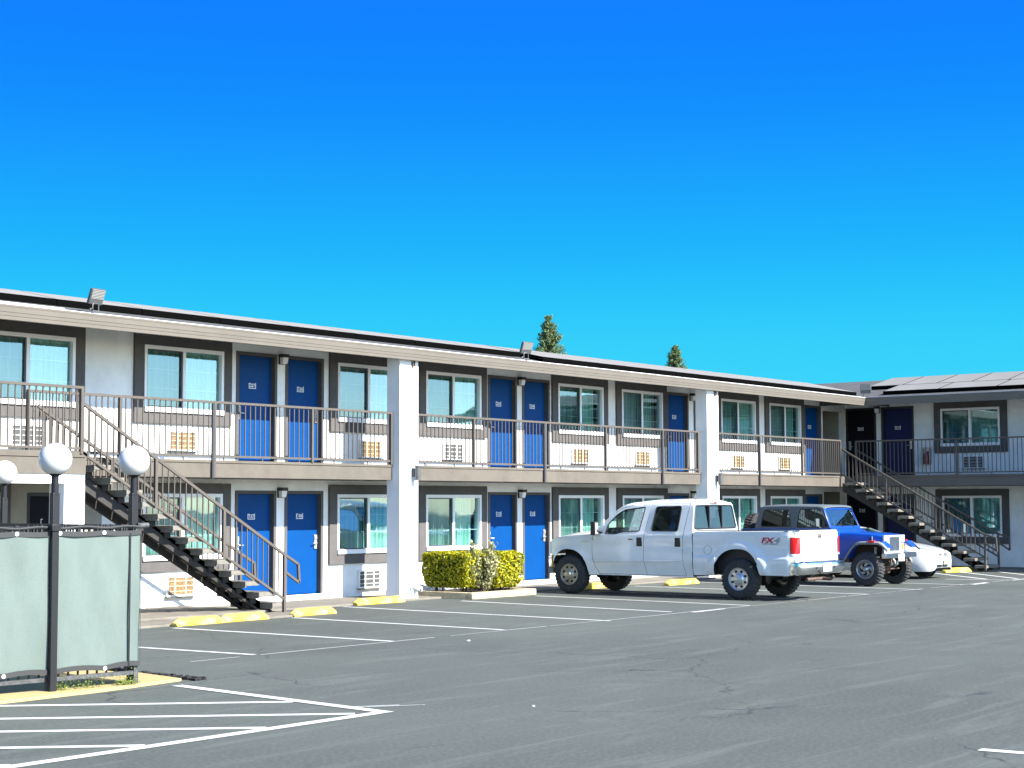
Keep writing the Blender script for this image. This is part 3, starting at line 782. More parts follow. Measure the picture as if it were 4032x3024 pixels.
# ------------------------------------------------------------------ wheel stops
def wheel_stop(x, y, L, rot, label):
    r = thing('wheel_stop', label, 'wheel stop', (x, y, 0), 'yellow concrete wheel stops')
    mb = MB(); w = .075; h = .125
    prof = [(-w, 0), (w, 0), (w * .95, h * .55), (w * .6, h), (-w * .6, h), (-w * .95, h * .55)]
    n = len(prof); Rt = Matrix.Rotation(rot, 3, 'Z'); st = []
    for sgn, xx, sc_ in ((-1, -L / 2, .0), (-1, -L / 2 + .13, 1), (1, L / 2 - .13, 1), (1, L / 2, .0)):
        st.append([tuple(Rt @ Vector((xx, p, q if sc_ else q * .45)) + Vector((x, y, 0))) for p, q in prof])
    P = [p for s_ in st for p in s_]
    fs = [tuple(range(n)), tuple(reversed(range(3 * n, 4 * n)))]
    for k in range(3):
        for i in range(n): fs.append((k * n + i, k * n + (i + 1) % n, (k + 1) * n + (i + 1) % n, (k + 1) * n + i))
    mb.add(P, fs); mb.build('block', M['yellow'], r, bevel=.012)
for x, y, L, rt, l in [(17.1, -3.03, .98, .03, 'bright yellow wheel stop nearest the fence, left of a close pair'), (18.09, -2.97, 1.0, .03, 'yellow wheel stop at the foot of the near staircase, right of a close pair'),
                       (19.70, -2.90, 1.02, .03, 'yellow wheel stop in the bay in front of door 126'), (22.66, -1.66, 1.3, .0, 'faded yellow wheel stop lying against the nearer white pillar'),
                       (32.0, -2.35, 1.3, .0, 'yellow wheel stop seen under the pickup cab'), (29.35, -1.75, 1.3, .0, 'pale wheel stop behind the front wheels of the pickup'),
                       (41.72, -4.75, 1.1, -.25, 'dull yellow wheel stop by the nose of the white car')]:
    wheel_stop(x, y, L, rt, l)

# ------------------------------------------------------------------ foliage
def leaves(name, m, pts, parent, smin, smax, flat=0.0, tone=None, aspect=.55, seed=1):
    rnd = random.Random(seed)
    me = bpy.data.meshes.new(name); V = []; F = []; Tn = []
    org = ORIG.get(parent.name, Vector())
    for i, (p, nrm) in enumerate(pts):
        s = rnd.uniform(smin, smax)
        d = Vector((rnd.gauss(0, 1), rnd.gauss(0, 1), rnd.gauss(0, 1))).normalized()
        n = (Vector(nrm) * (.8) + d * .9).normalized()
        t = n.cross(Vector((rnd.gauss(0, 1), rnd.gauss(0, 1), rnd.gauss(0, 1)))).normalized(); u = n.cross(t)
        p = Vector(p) - org
        k = len(V); a = aspect * s
        V += [p - t * s, p - u * a + n * .15 * s, p + t * s, p + u * a + n * .15 * s]
        F.append((k, k + 1, k + 2, k + 3)); Tn.append(tone(p + org, rnd) if tone else rnd.random())
    me.from_pydata([tuple(v) for v in V], [], F)
    at = me.attributes.new('tone', 'FLOAT', 'FACE'); at.data.foreach_set('value', Tn)
    me.materials.append(m); o = bpy.data.objects.new(name, me); col.objects.link(o); o.parent = parent; ORIG[o.name] = org
    return o
def box_hedge(x0, x1, y0, y1, z0, z1, label, seed):
    r = thing('box_hedge', label, 'hedge', ((x0 + x1) / 2, (y0 + y1) / 2, .13), 'clipped hedges in the planter')
    rnd = random.Random(seed); pts = []
    cx, cy, cz = (x0 + x1) / 2, (y0 + y1) / 2, (z0 + z1) / 2
    for i in range(11000):
        # surface-weighted rounded box
        p = Vector((rnd.uniform(-1, 1), rnd.uniform(-1, 1), rnd.uniform(-1, 1)))
        k = rnd.choice((0, 1, 2)); p[k] = rnd.choice((-1, 1)) * rnd.uniform(.80, 1.02)
        q = p.copy(); l = (abs(q.x) ** 8 + abs(q.y) ** 8 + abs(q.z) ** 8) ** (1 / 8)
        if l > 1.0: q /= l
        bul = 1 + .05 * math.sin(q.x * 5 + seed) * math.cos(q.y * 4 + q.z * 6)
        tp = 1 - .10 * max(0, -q.z)
        w = Vector((cx + q.x * (x1 - x0) / 2 * bul * tp, cy + q.y * (y1 - y0) / 2 * bul * tp, cz + q.z * (z1 - z0) / 2 * bul))
        if q.z < -.7 and rnd.random() < .5: continue
        n = Vector((0, 0, 0)); n[k] = 1 if p[k] > 0 else -1
        pts.append((w, n))
    leaves('foliage', M['hedge'], pts, r, .020, .040, seed=seed, tone=lambda p, rn: min(1, max(0, rn.gauss(.52, .28))))
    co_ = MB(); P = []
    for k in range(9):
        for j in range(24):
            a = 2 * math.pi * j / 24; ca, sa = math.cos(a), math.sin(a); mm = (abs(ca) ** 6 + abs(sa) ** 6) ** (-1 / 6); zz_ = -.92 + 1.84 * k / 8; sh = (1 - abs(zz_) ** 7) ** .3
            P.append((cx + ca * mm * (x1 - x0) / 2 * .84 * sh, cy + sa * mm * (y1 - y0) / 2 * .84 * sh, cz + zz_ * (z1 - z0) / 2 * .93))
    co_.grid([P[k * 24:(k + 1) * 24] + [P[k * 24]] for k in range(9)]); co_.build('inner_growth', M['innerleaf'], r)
    st = MB()
    for i in range(7):
        bx, by = rnd.uniform(x0 + .15, x1 - .15), rnd.uniform(y0 + .15, y1 - .15)
        st.tube([(bx, by, .1), (bx + rnd.uniform(-.08, .08), by + rnd.uniform(-.08, .08), .45), (bx + rnd.uniform(-.2, .2), by + rnd.uniform(-.2, .2), z1 - .1)], [.02, .014, .006], 6)
    st.build('stem', M['bark'], r)
box_hedge(24.78, 25.50, -2.0, -.80, .20, .89, 'left clipped yellow-green hedge in the planter by the pillar', 4)
box_hedge(25.72, 26.62, -2.03, -.85, .17, .88, 'right clipped yellow-green hedge in the planter by the pickup', 9)
sb = thing('pale_shrub', 'loose pale grey-green shrub growing between the two clipped hedges', 'shrub', (25.3, -2.05, .13))
rnd = random.Random(17); pts = []
stems = MB()
for i in range(26):
    a = rnd.uniform(0, 6.28); sp = rnd.uniform(.12, .36); top = Vector((25.28 + sp * math.cos(a) * .95, -1.95 + sp * math.sin(a) * .8, rnd.uniform(.68, 1.08)))
    base = Vector((25.3 + rnd.uniform(-.08, .08), -1.98 + rnd.uniform(-.06, .06), .13)); midp = base.lerp(top, .5) + Vector((math.cos(a), math.sin(a), 0)) * .07
    stems.tube([base, midp, top], [.009, .006, .003], 5)
    for k in range(95):
        t = rnd.uniform(.15, 1.03); q = base.lerp(midp, t * 2) if t < .5 else midp.lerp(top, t * 2 - 1)
        q = q + Vector((rnd.gauss(0, .05), rnd.gauss(0, .05), rnd.gauss(0, .04))); pts.append((q, (math.cos(a) * .5, math.sin(a) * .5 - .2, .6)))
stems.build('stem', M['bark'], sb)
leaves('foliage', M['shrubleaf'], pts, sb, .026, .050, seed=3, aspect=.5)
pl = thing('planter_curb', 'low concrete planter edge round the hedges', 'planter', (25.7, -1.55, 0))
c = MB(); X0, X1, Y0, Y1 = 24.66, 26.70, -2.24, -.62
c.box(X0, X1, Y0, Y0 + .13, 0, .13); c.box(X0, X0 + .13, Y0 + .13, Y1, 0, .1302); c.box(X1 - .13, X1, Y0 + .13, Y1, 0, .1302); c.build('curb', M['plantercurb'], pl, bevel=.014)
c = MB(); c.box(X0 + .13, X1 - .13, Y0 + .13, Y1, .0, .105); c.build('soil', M['soil'], pl)

def conifer(x, y, h, rad, label, seed, n):
    r = thing('conifer', label, 'tree', (x, y, 0), 'conifers behind the motel roof')
    rnd = random.Random(seed)
    t = MB(); t.tube([(x, y, 0), (x + .05, y, h * .5), (x, y, h * .99)], [.22, .13, .012], 8)
    pts = []; bm2 = MB(); nb = int(h * 46)
    for i in range(nb):
        z = h * (.18 + .81 * (i / nb) ** .85); f = (h - z) / h
        L = rad * (.03 + 1.08 * f ** .80) * rnd.uniform(.72, 1.06); a = rnd.uniform(0, 6.283)
        e = Vector((x + L * math.cos(a), y + L * math.sin(a), z + L * rnd.uniform(.5, .95)))
        bm2.tube([(x, y, z), (x + L * .5 * math.cos(a), y + L * .5 * math.sin(a), z + L * .15), tuple(e)], [.025 * f + .006, .012, .003], 5, caps=False)
        k_ = n if z > h * .72 else 10
        for k in range(int(k_ * (.45 + L))):
            s = rnd.uniform(.08, 1.06); tw = (.22 + L * .35)
            q = Vector((x, y, z)).lerp(e, s) + Vector((rnd.gauss(0, .10), rnd.gauss(0, .10), abs(rnd.gauss(0, .13)))) * tw
            pts.append((q, (math.cos(a) * .3, math.sin(a) * .3 - .3, .5)))
    t.build('trunk', M['bark'], r); bm2.build('branch', M['bark'], r)
    leaves('crown', M['conifer'], pts, r, .03, .07, seed=seed, aspect=.30)
conifer(56.95, 20, 9.95, 2.0, 'taller conifer rising behind the middle of the motel roof', 5, 90)
conifer(67.1, 20, 9.4, 1.9, 'shorter conifer tip behind the roof further right', 8, 90)
# ------------------------------------------------------------------ pool fence with privacy screen, globe lamps
FB = Vector((10.016, -8.967, .03)); FD = Vector((.963, -.12, 0)).normalized(); FN = Vector((FD.y, -FD.x, 0))   # FN points to the viewer's side
def Tf(a, d, z):
    p = FB + FD * a - FN * d
    return (p.x, p.y, z)
fe = thing('pool_fence', 'dark metal fence covered with pale green mesh screen round the island', 'fence', tuple(FB + FD * -1), None)
S0, S1 = -3.2, .97
t = MB(Tf); t.box(S0, S1 + .03, -.02, .02, 1.585, 1.625); t.build('top_rail', M['fencemetal'], fe)
t = MB(Tf); t.box(S0, S1, -.018, .018, .118, .158); t.build('bottom_rail', M['worn'], fe)
b = MB(Tf); n = int((S1 - S0) / .106)
for i in range(n): x = S0 + i * .106; b.box(x - .008, x + .008, -.008, .008, .157, 1.586)
b.build('pickets', M['fencemetal'], fe)
for x in (-2.0, -1.0, -.02, .945):
    q = MB(Tf); q.box(x - .026, x + .026, -.024, .026, .0, 1.61)
    q.box(x - .045, x + .045, -.045, .045, .0, .012); q.build('post', M['worn'], fe)
# screen cloth, laced to the rails, sagging between its eyelets
rnd = random.Random(2)
eyes_t = [-3.2, -2.75, -2.25, -1.75, -1.25, -.85, -.41, .05, .54, .97]; eyes_b = [-3.2, -2.7, -2.1, -1.6, -1.05, -.52, -.02, .57, .97]
def sag(x, eyes, amt):
    for e0, e1 in zip(eyes, eyes[1:]):
        if e0 <= x <= e1: t_ = (x - e0) / (e1 - e0); return amt * (e1 - e0) * 2 * 4 * t_ * (1 - t_)
    return 0
rows = []; hemt = []; hemb = []
NX = 220
for i in range(NX + 1):
    x = S0 + (S1 - S0) * i / NX
    zt = 1.575 - sag(x, eyes_t, .013); zb = .185 + sag(x, eyes_b, .02) + max(0, (x - .5)) * .05
    col_ = []
    for j in range(25):
        f = j / 24; z = zb + (zt - zb) * f
        d = -.035 - .006 * math.sin(x * 5 + f * 3) - .004 * math.sin(x * 17 + f * 8)
        col_.append((x, d, z))
    rows.append(col_); hemt.append((x, zt)); hemb.append((x, zb))
c = MB(Tf); c.grid(rows); scn = c.build('privacy_screen', M['meshcloth'], fe, fix=False)
h = MB(Tf)
for hm, s in ((hemt, -1), (hemb, 1)):
    h.grid([[(x, -.050, z + .004 * -s), (x, -.051, z + s * .046)] for x, z in hm])
h.grid([[(S1 - .004, -.050, .24), (S1 - .004, -.050, 1.56)], [(S1 + .003, -.050, .24), (S1 + .003, -.050, 1.56)]])
h.build('hem', M['hem'], scn, fix=False)
h = MB(Tf)
for e in eyes_t[1:-1]: h.lathe([(.008, 0), (.014, .002), (.02, .003), (.02, .0), (.019, -.003)], (e, -.053, 1.553), (0, -1, 0), 14)
for e in eyes_b[1:-1]: h.lathe([(.008, 0), (.014, .002), (.02, .003), (.02, .0), (.019, -.003)], (e, -.053, .208), (0, -1, 0), 14)
h.build('eyelet', M['white'], scn)
h = MB(Tf); h.box(.832, .85, -.053, -.0485, .2, 1.545); h.build('strap', M['fencemetal'], scn)
h = MB(Tf)
for i in range(70):
    x = rnd.uniform(S0, S1); h.box(x - .005, x + .005, -.03, .03, 1.55, 1.635)
path = [(S0 + (S1 + .02 - S0) * i / 60, -.03 + .008 * math.sin(i * 1.7), 1.607 + .008 * math.sin(i * .9)) for i in range(61)]
h.tube(path, .013, 6)
h.build('wrapping', M['hem'], fe)
# returning side of the fence
t = MB(Tf); t.box(S1 - .02, S1 + .02, .03, 4.4, 1.585, 1.625); t.box(S1 - .018, S1 + .018, .03, 4.4, .118, .158)
for k in range(40): t.box(S1 - .008, S1 + .008, .1 + k * .108, .116 + k * .108, .157, 1.586)
t.build('side_section', M['fencemetal'], fe)

def globe_lamp(p, label, zg, base, square=.072):
    r = thing('globe_lamp', label, 'lamp post', (p[0], p[1], base), 'globe lamps round the pool')
    x, y = p[0], p[1]; ang = math.atan2(FD.y, FD.x); Rt = Matrix.Rotation(ang, 3, 'Z')
    T = lambda a, d, z: tuple(Rt @ Vector((a, d, 0)) + Vector((x, y, z)))
    s = square / 2
    m = MB(T); m.box(-s, s, -s, s, base, zg - .33); pole = m.build('pole', M['fencemetal'], r, bevel=.004)
    m = MB(T); m.lathe([(s * 1.0, 0), (s * 1.0, .20)], (0, 0, zg - .345), (0, 0, 1), 20); m.lathe([(s, 0), (.085, .03), (.10, .045), (.0, .045)], (0, 0, zg - .165), (0, 0, 1), 24); m.lathe([(s * 1.15, 0), (s * 1.15, .02), (s, .025)], (0, 0, zg - .35), (0, 0, 1), 20)
    m.build('fitter', M['fencemetal'], r)
    m = MB(T); prof = [(.16 * math.sin(math.pi * i / 28), -.16 * math.cos(math.pi * i / 28)) for i in range(2, 29)]
    m.lathe(prof, (0, 0, zg), (0, 0, 1), 40); m.build('globe', M['opal'], r)
    return r, T
p1 = FB + FD * -.02 + FN * .062
r1, T1 = globe_lamp(p1, 'white globe lamp on the dark pole in front of the screened fence', 2.276, .03)
m = MB(T1); m.box(-.05, .05, -.05, .05, 1.575, 1.64); m.build('clamp', M['fencemetal'], r1, bevel=.004)
p2 = FB + FD * .935 - FN * .05
r2, T2 = globe_lamp(p2, 'white globe lamp at the right-hand corner of the fence, before the staircase', 2.276, .03)
m = MB(T2); m.tube([(.02, -.05, 1.615), (.14, -.055, 1.62)], .03, 10); m.build('pipe_end', M['worn'], r2)
globe_lamp((12.996, -3.888), 'white globe lamp farther back, half cut by the left edge', 2.258, .0)

# weeds at the foot of the fence
rw = []
rnd = random.Random(31)
for i in range(26):
    a = rnd.choice((rnd.uniform(.05, .55), rnd.uniform(.05, .95), rnd.uniform(.6, .92))); q = Vector(Tf(a, rnd.uniform(-.10, .0), .03)); hgt = rnd.uniform(.02, .055)
    for k in range(rnd.randint(14, 40)):
        rw.append((q + Vector((rnd.gauss(0, .028), rnd.gauss(0, .02), abs(rnd.gauss(0, hgt)))), (0, -.3, .9)))
we = thing('weeds', 'low green weeds sprouting along the foot of the screened fence', 'weeds', (10.4, -9.05, .03))
wo = leaves('weed_leaves', M['weed'], rw, we, .006, .014, seed=5)
we['kind'] = 'stuff'
lt = MB(); rnd = random.Random(8)
for x, y in [(12.0, -13.36), (17.2, -8.3)]:
    s = rnd.uniform(.006, .016); lt.box(x - s * 1.6, x + s * 1.6, y - s, y + s, .001, .012)
tag(lt.build('litter', M['litter']), 'scattered pale litter specks on the asphalt', 'litter', kind='stuff')

# ------------------------------------------------------------------ vehicles: helpers
def skin(outline, holes, fx, cy=.07, cz=.06):
    bm = bmesh.new(); ed = []
    for lp in [outline] + holes:
        vs = [bm.verts.new((0, p, q)) for p, q in lp]
        for i in range(len(vs)): ed.append(bm.edges.new((vs[i], vs[(i + 1) % len(vs)])))
    bmesh.ops.triangle_fill(bm, use_beauty=True, use_dissolve=False, edges=ed)
    ys = [p for p, q in outline]; zs = [q for p, q in outline]
    y = min(ys) + cy
    while y < max(ys):
        bmesh.ops.bisect_plane(bm, geom=bm.verts[:] + bm.edges[:] + bm.faces[:], dist=1e-5, plane_co=(0, y, 0), plane_no=(0, 1, 0)); y += cy
    z = min(zs) + cz
    while z < max(zs):
        bmesh.ops.bisect_plane(bm, geom=bm.verts[:] + bm.edges[:] + bm.faces[:], dist=1e-5, plane_co=(0, 0, z), plane_no=(0, 0, 1)); z += cz
    bm.verts.index_update()
    V = [(fx(v.co.y, v.co.z), v.co.y, v.co.z) for v in bm.verts]; F = [tuple(v.index for v in f.verts) for f in bm.faces]
    bm.free(); return V, F
def smooth_loop(pts, n=6, keep=()):
    """Catmull-Rom through an open list of 2D points"""
    out = []
    for i in range(len(pts) - 1):
        p0, p1, p2, p3 = pts[max(i - 1, 0)], pts[i], pts[i + 1], pts[min(i + 2, len(pts) - 1)]
        for k in range(n):
            t = k / n
            out.append(tuple(.5 * (2 * b + (c_ - a) * t + (2 * a - 5 * b + 4 * c_ - d) * t * t + (3 * b - a - 3 * c_ + d) * t ** 3) for a, b, c_, d in zip(p0, p1, p2, p3)))
    out.append(tuple(pts[-1])); return out
def roundpoly(pts, r, n=4):
    out = []; k = len(pts)
    for i in range(k):
        p, a, b = Vector(pts[i]), Vector(pts[i - 1]), Vector(pts[(i + 1) % k])
        da, db = (a - p), (b - p); rr = min(r, da.length * .45, db.length * .45)
        s, e = p + da.normalized() * rr, p + db.normalized() * rr
        for j in range(n + 1):
            t = j / n; out.append(tuple(s * (1 - t) ** 2 + p * 2 * t * (1 - t) + e * t * t))
    return out
def both(mb, V, F, cx, m=0, sides=(-1, 1)):
    for s in sides:
        mb.mesh([(cx + s * x, y, z) for x, y, z in V], F if s > 0 else [tuple(reversed(f)) for f in F], m, True)
def shrink(pts, e):
    """move a loop inwards by e"""
    k = len(pts); A = sum(pts[i][0] * pts[(i + 1) % k][1] - pts[(i + 1) % k][0] * pts[i][1] for i in range(k)); sg = 1 if A > 0 else -1
    out = []
    for i in range(k):
        a, p, b = Vector(pts[i - 1]), Vector(pts[i]), Vector(pts[(i + 1) % k])
        n1 = Vector((-(p - a).y, (p - a).x)); n2 = Vector((-(b - p).y, (b - p).x))
        if n1.length < 1e-9 or n2.length < 1e-9: out.append(tuple(p)); continue
        n1.normalize(); n2.normalize(); n_ = (n1 + n2)
        if n_.length < .2: out.append(tuple(p)); continue
        n_.normalize(); out.append(tuple(p + n_ * sg * e / max(.5, n_.dot(n1))))
    return out

def wheel(root, c, axis, r, w, rim, style, tread=1.0, seed=0):
    """c: centre of the outer face plane; axis points outwards"""
    c = Vector(c); ax = Vector(axis); n = 132; rr = r
    ri = rim
    pr = [(ri, -.02), (ri + .012, -.005), (ri + (r - ri) * .45, .004), (r - .045, -.008), (r - .016, -.028), (r, -.045), (r, -.075), (r, -.105), (r, -w / 2), (r, -w + .105), (r, -w + .075), (r, -w + .045), (r - .02, -w + .025), (r - .05, -w + .01), (ri, -w + .01)]
    def rad(i, j):
        q = pr[i][0]
        if q < r - .03: return 0
        lug = ((j // 2) % 2); side = 4 <= i <= 6
        if i in (4, 5): return (.0 if lug else -.022) * tread
        if i in (6, 7): return (.0 if ((j + 1) // 2) % 2 else -.016) * tread
        if i in (8,): return (-.012 if (j // 2) % 3 == 0 else 0) * tread
        return (.0 if ((j + 2) // 2) % 2 else -.018) * tread
    t = MB(); t.lathe(pr, c, ax, n, rad=rad); wh = t.build('wheel', M['rubber'], root, sharp=25)
    d = MB()
    if style == 'truck':
        d.lathe([(ri + .004, -.015), (ri - .004, .0), (ri - .014, -.004), (ri - .024, -.022), (ri - .055, -.030), (ri * .52, -.022), (ri * .42, -.005), (ri * .40, .012), (ri * .34, .02), (0.0, .022)], c, ax, 48)
        rmo = d.build('rim', M['wheelclean' if seed else 'wheelalloy'], wh)
        s = ax.cross(Vector((0, 0, 1))).normalized()
        for k in range(8):
            h = MB(); a = 2 * math.pi * (k + .5) / 8; q = c + ax * -.0225 + (s * math.cos(a) + Vector((0, 0, 1)) * math.sin(a)) * ri * .70
            h.lathe([(.026, -.01), (.024, .006), (.0, .0045)], q, ax, 14); h.build('rim_hole', M['wheeldark'], wh)
        h = MB(); h.lathe([(ri * .3, .0195), (ri * .27, .034), (ri * .2, .04), (0, .042)], c, ax, 24)
        for k in range(8):
            a = 2 * math.pi * k / 8; q = c + ax * .013 + (s * math.cos(a) + Vector((0, 0, 1)) * math.sin(a)) * ri * .385
            h.lathe([(.008, -.01), (.008, .012), (0, .014)], q, ax, 6)
        h.build('hub_cap', M['wheelalloy'] if not seed else M['chrome'], wh)
    elif style == 'slot':
        d.lathe([(ri + .006, -.012), (ri, .002), (ri - .012, .0), (ri - .02, -.03), (ri - .035, -.06), (ri - .045, -.075), (ri * .74, -.078), (ri * .70, -.05), (ri * .66, -.045)], c, ax, 48)
        s = ax.cross(Vector((0, 0, 1))).normalized(); zz = Vector((0, 0, 1))
        for k in range(5):
            P = []
            for rr_, a0, a1 in ((ri * .30, -.34, .5), (ri * .5, -.05, .62), (ri * .69, .30, .95)):
                row = []
                for a in (a0, a1): aa = 2 * math.pi * k / 5 + a; row.append(tuple(c + ax * (-.035 - .02 * (rr_ / ri)) + (s * math.cos(aa) + zz * math.sin(aa)) * rr_))
                P.append(row)
            d.grid(P)
        d.lathe([(ri * .36, -.05), (ri * .34, -.03), (ri * .22, -.02), (ri * .2, .008), (ri * .14, .012), (0, .014)], c, ax, 30)
        rmo = d.build('rim', M['steelwheel'], wh, fix=False)
        h = MB(); h.lathe([(ri - .03, -.105), (0, -.105)], c, ax, 30); h.build('brake_shadow', M['wheeldark'], wh)
    else:
        d.lathe([(ri + .004, -.012), (ri, .0), (ri - .02, -.008), (ri * .8, -.02), (ri * .3, -.005), (0, .0)], c, ax, 40)
        d.build('hub_cap', M['steelwheel'], wh)
    return wh
# ------------------------------------------------------------------ white crew-cab pickup (nose towards the building)
CX = 28.37
tk = thing('pickup_truck', 'white crew-cab pickup with a short bed and dirty wheels, parked nose-in beside the hedges', 'pickup truck', (CX, -4.5, 0))
def arch(y0, z0, r, y, z): return math.hypot(y - y0, z - z0)
def ss(a, b, x):
    t = min(1, max(0, (x - a) / (b - a))); return t * t * (3 - 2 * t)
def fx(y, z):
    w = .900
    w -= .035 * ss(.72, .40, z) if z < .72 else 0
    w += .008 * math.exp(-((z - .70) / .02) ** 2) if y > -5.25 else 0
    w -= .010 * math.exp(-((z - 1.0) / .10) ** 2)
    if y > -5.47:
        if z > 1.205:
            w -= (z - 1.205) * .255 + .012 * ss(1.2, 1.24, z)
        if y > -3.10: w -= .03 * ss(1.06, 1.24, z)
        if y > -2.5: w -= .11 * ((y + 2.5) / .55) ** 2 if y < -1.9 else .11 * 1.19
        if z > 1.79: w -= .10 * ss(1.79, 1.88, z) ** 1.5
        w += .030 * (1 - ss(.52, .68, arch(-2.49, .36, 0, y, z)))
    else:
        r = arch(-6.46, .40, 0, y, z)
        w += .048 * (1 - ss(.60, .76, r)) * ss(.40, .55, z)
        if y < -6.9 or y > -6.0: w += .03 * ss(.84, .78, z)
        if z > 1.2: w -= .016 * ss(1.2, 1.3, z)
        if y < -7.5: w -= .05 * ss(-7.5, -7.68, y)
    return w
S1 = [(-3.24, .425), (-3.15, .55), (-3.095, .68), (-3.07, .85), (-3.06, 1.04), (-3.09, 1.205), (-3.17, 1.27), (-3.33, 1.42), (-3.56, 1.635), (-3.72, 1.735), (-3.95, 1.795), (-4.43, 1.822)]
S2 = [(-4.43, 1.822), (-4.375, 1.55), (-4.335, 1.29), (-4.31, 1.0), (-4.315, .72), (-4.38, .425)]
S3 = [(-5.31, 1.828), (-5.27, 1.55), (-5.235, 1.27), (-5.22, .9), (-5.235, .65), (-5.285, .425)]
doors = S1 + S3[:] 
doors_loop = S1 + [(-4.9, 1.83)] + S3
fender_arch = [(-2.99, .40), (-2.965, .50), (-2.905, .68), (-2.79, .81), (-2.63, .89), (-2.46, .91), (-2.31, .885), (-2.18, .805), (-2.09, .69), (-2.05, .55)]
fa = smooth_loop(fender_arch, 4)
outer = fa + [(-2.045, .775), (-1.965, .785), (-1.925, .92), (-1.935, 1.05), (-1.99, 1.10), (-2.18, 1.15), (-2.6, 1.185), (-3.0, 1.215), (-3.16, 1.30), (-3.33, 1.465), (-3.60, 1.70), (-3.74, 1.79), (-3.95, 1.85), (-4.4, 1.885), (-4.9, 1.89), (-5.28, 1.88), (-5.38, 1.82), (-5.435, 1.30), (-5.44, .9), (-5.445, .405)]
V, F = skin(outer, [shrink(doors_loop, -.004)], fx)
body = MB(); both(body, V, F, CX)
# bonnet
rows = []
for y, zc in [(-1.925, .97), (-1.93, 1.06), (-1.97, 1.12), (-2.05, 1.165), (-2.3, 1.23), (-2.6, 1.275), (-2.9, 1.31), (-3.15, 1.335), (-3.24, 1.34)]:
    ze = {-1.925: .92, -1.93: 1.04, -1.97: 1.085, -2.05: 1.115}.get(y) or (1.15 + (1.185 - 1.15) * (-2.18 - y) / .42 if y > -2.6 else 1.185 + (y + 2.6) / -.4 * .03)
    w = fx(y, min(ze, 1.2)) + .001; row = []
    for j in range(17):
        s = -1 + 2 * j / 16; bl = 1 - abs(s) ** 2.6
        z = ze + (zc - ze) * bl + .012 * (math.exp(-((abs(s) - .55) / .08) ** 2))
        row.append((CX + s * w, y, z))
    rows.append(row)
body.grid(rows)
# roof
rows = []
for y, zc, ze in [(-3.70, 1.775, 1.765), (-3.80, 1.83, 1.805), (-3.95, 1.865, 1.848), (-4.15, 1.90, 1.868), (-4.4, 1.915, 1.884), (-4.9, 1.925, 1.889), (-5.2, 1.915, 1.882), (-5.32, 1.895, 1.862), (-5.385, 1.85, 1.815), (-5.40, 1.81, 1.79)]:
    w = fx(y, ze) + .002
    rows.append([(CX + (-1 + j / 8) * w, y, ze + (zc - ze) * (1 - abs(-1 + j / 8) ** 3)) for j in range(17)])
body.grid(rows)
# cab back wall round the rear window
def backrow(z): return fx(-5.43, z), -5.435 + (z - 1.3) * .09 if z > 1.3 else -5.44
bw = MB()
zz = [.9, 1.10, 1.27, 1.335, 1.79, 1.83, 1.85]
wx = .74
def bp_(s, z): w, y = backrow(z); return (CX + s * w, y, z)
for z0, z1 in zip(zz, zz[1:]):
    w0, y0 = backrow(z0); w1, y1 = backrow(z1)
    if z0 >= 1.33 and z1 <= 1.795:
        i0, i1 = .80, .70
        for s in (-1, 1): body.add([(CX + s * w0, y0, z0), (CX + s * i0, y0, z0), (CX + s * i1, y1, z1), (CX + s * w1, y1, z1)], [(0, 1, 2, 3)])
    else: body.add([(CX - w0, y0, z0), (CX + w0, y0, z0), (CX + w1, y1, z1), (CX - w1, y1, z1)], [(0, 1, 2, 3)])
bd = body.build('body', M['truckwhite'], tk, weld=True, sharp=42)
# windscreen and rear glass
def pane(pts, name, m, parent, frame=None):
    q = MB(); q.add(pts, [tuple(range(len(pts)))]); o = q.build(name, M[m], parent, fix=False)
    if frame:
        f = MB(); f.tube(pts, frame, 6, closed=True); f.build('seal', M['black'], o)
    return o
pane([(CX - .80, -3.25, 1.335), (CX + .80, -3.25, 1.335), (CX + .68, -3.72, 1.77), (CX - .68, -3.72, 1.77)], 'windscreen', 'carglass', tk, .012)
rwn = pane(roundpoly([(CX - .78, 1.345), (CX + .78, 1.345), (CX + .69, 1.785), (CX - .69, 1.785)], .05), 'rear_window', 'carglass', tk) if False else None
rp = roundpoly([(-.80, 1.338), (.80, 1.338), (.70, 1.788), (-.70, 1.788)], .06)
rw_ = pane([(CX + a, -5.437 + (z - 1.3) * .09, z) for a, z in rp], 'rear_window', 'tintglass', tk, .016)
f = MB()
for x in (-.24, .24): f.box(CX + x - .014, CX + x + .014, -5.444, -5.402, 1.345, 1.782)
f.build('slider_frame', M['black'], rw_)
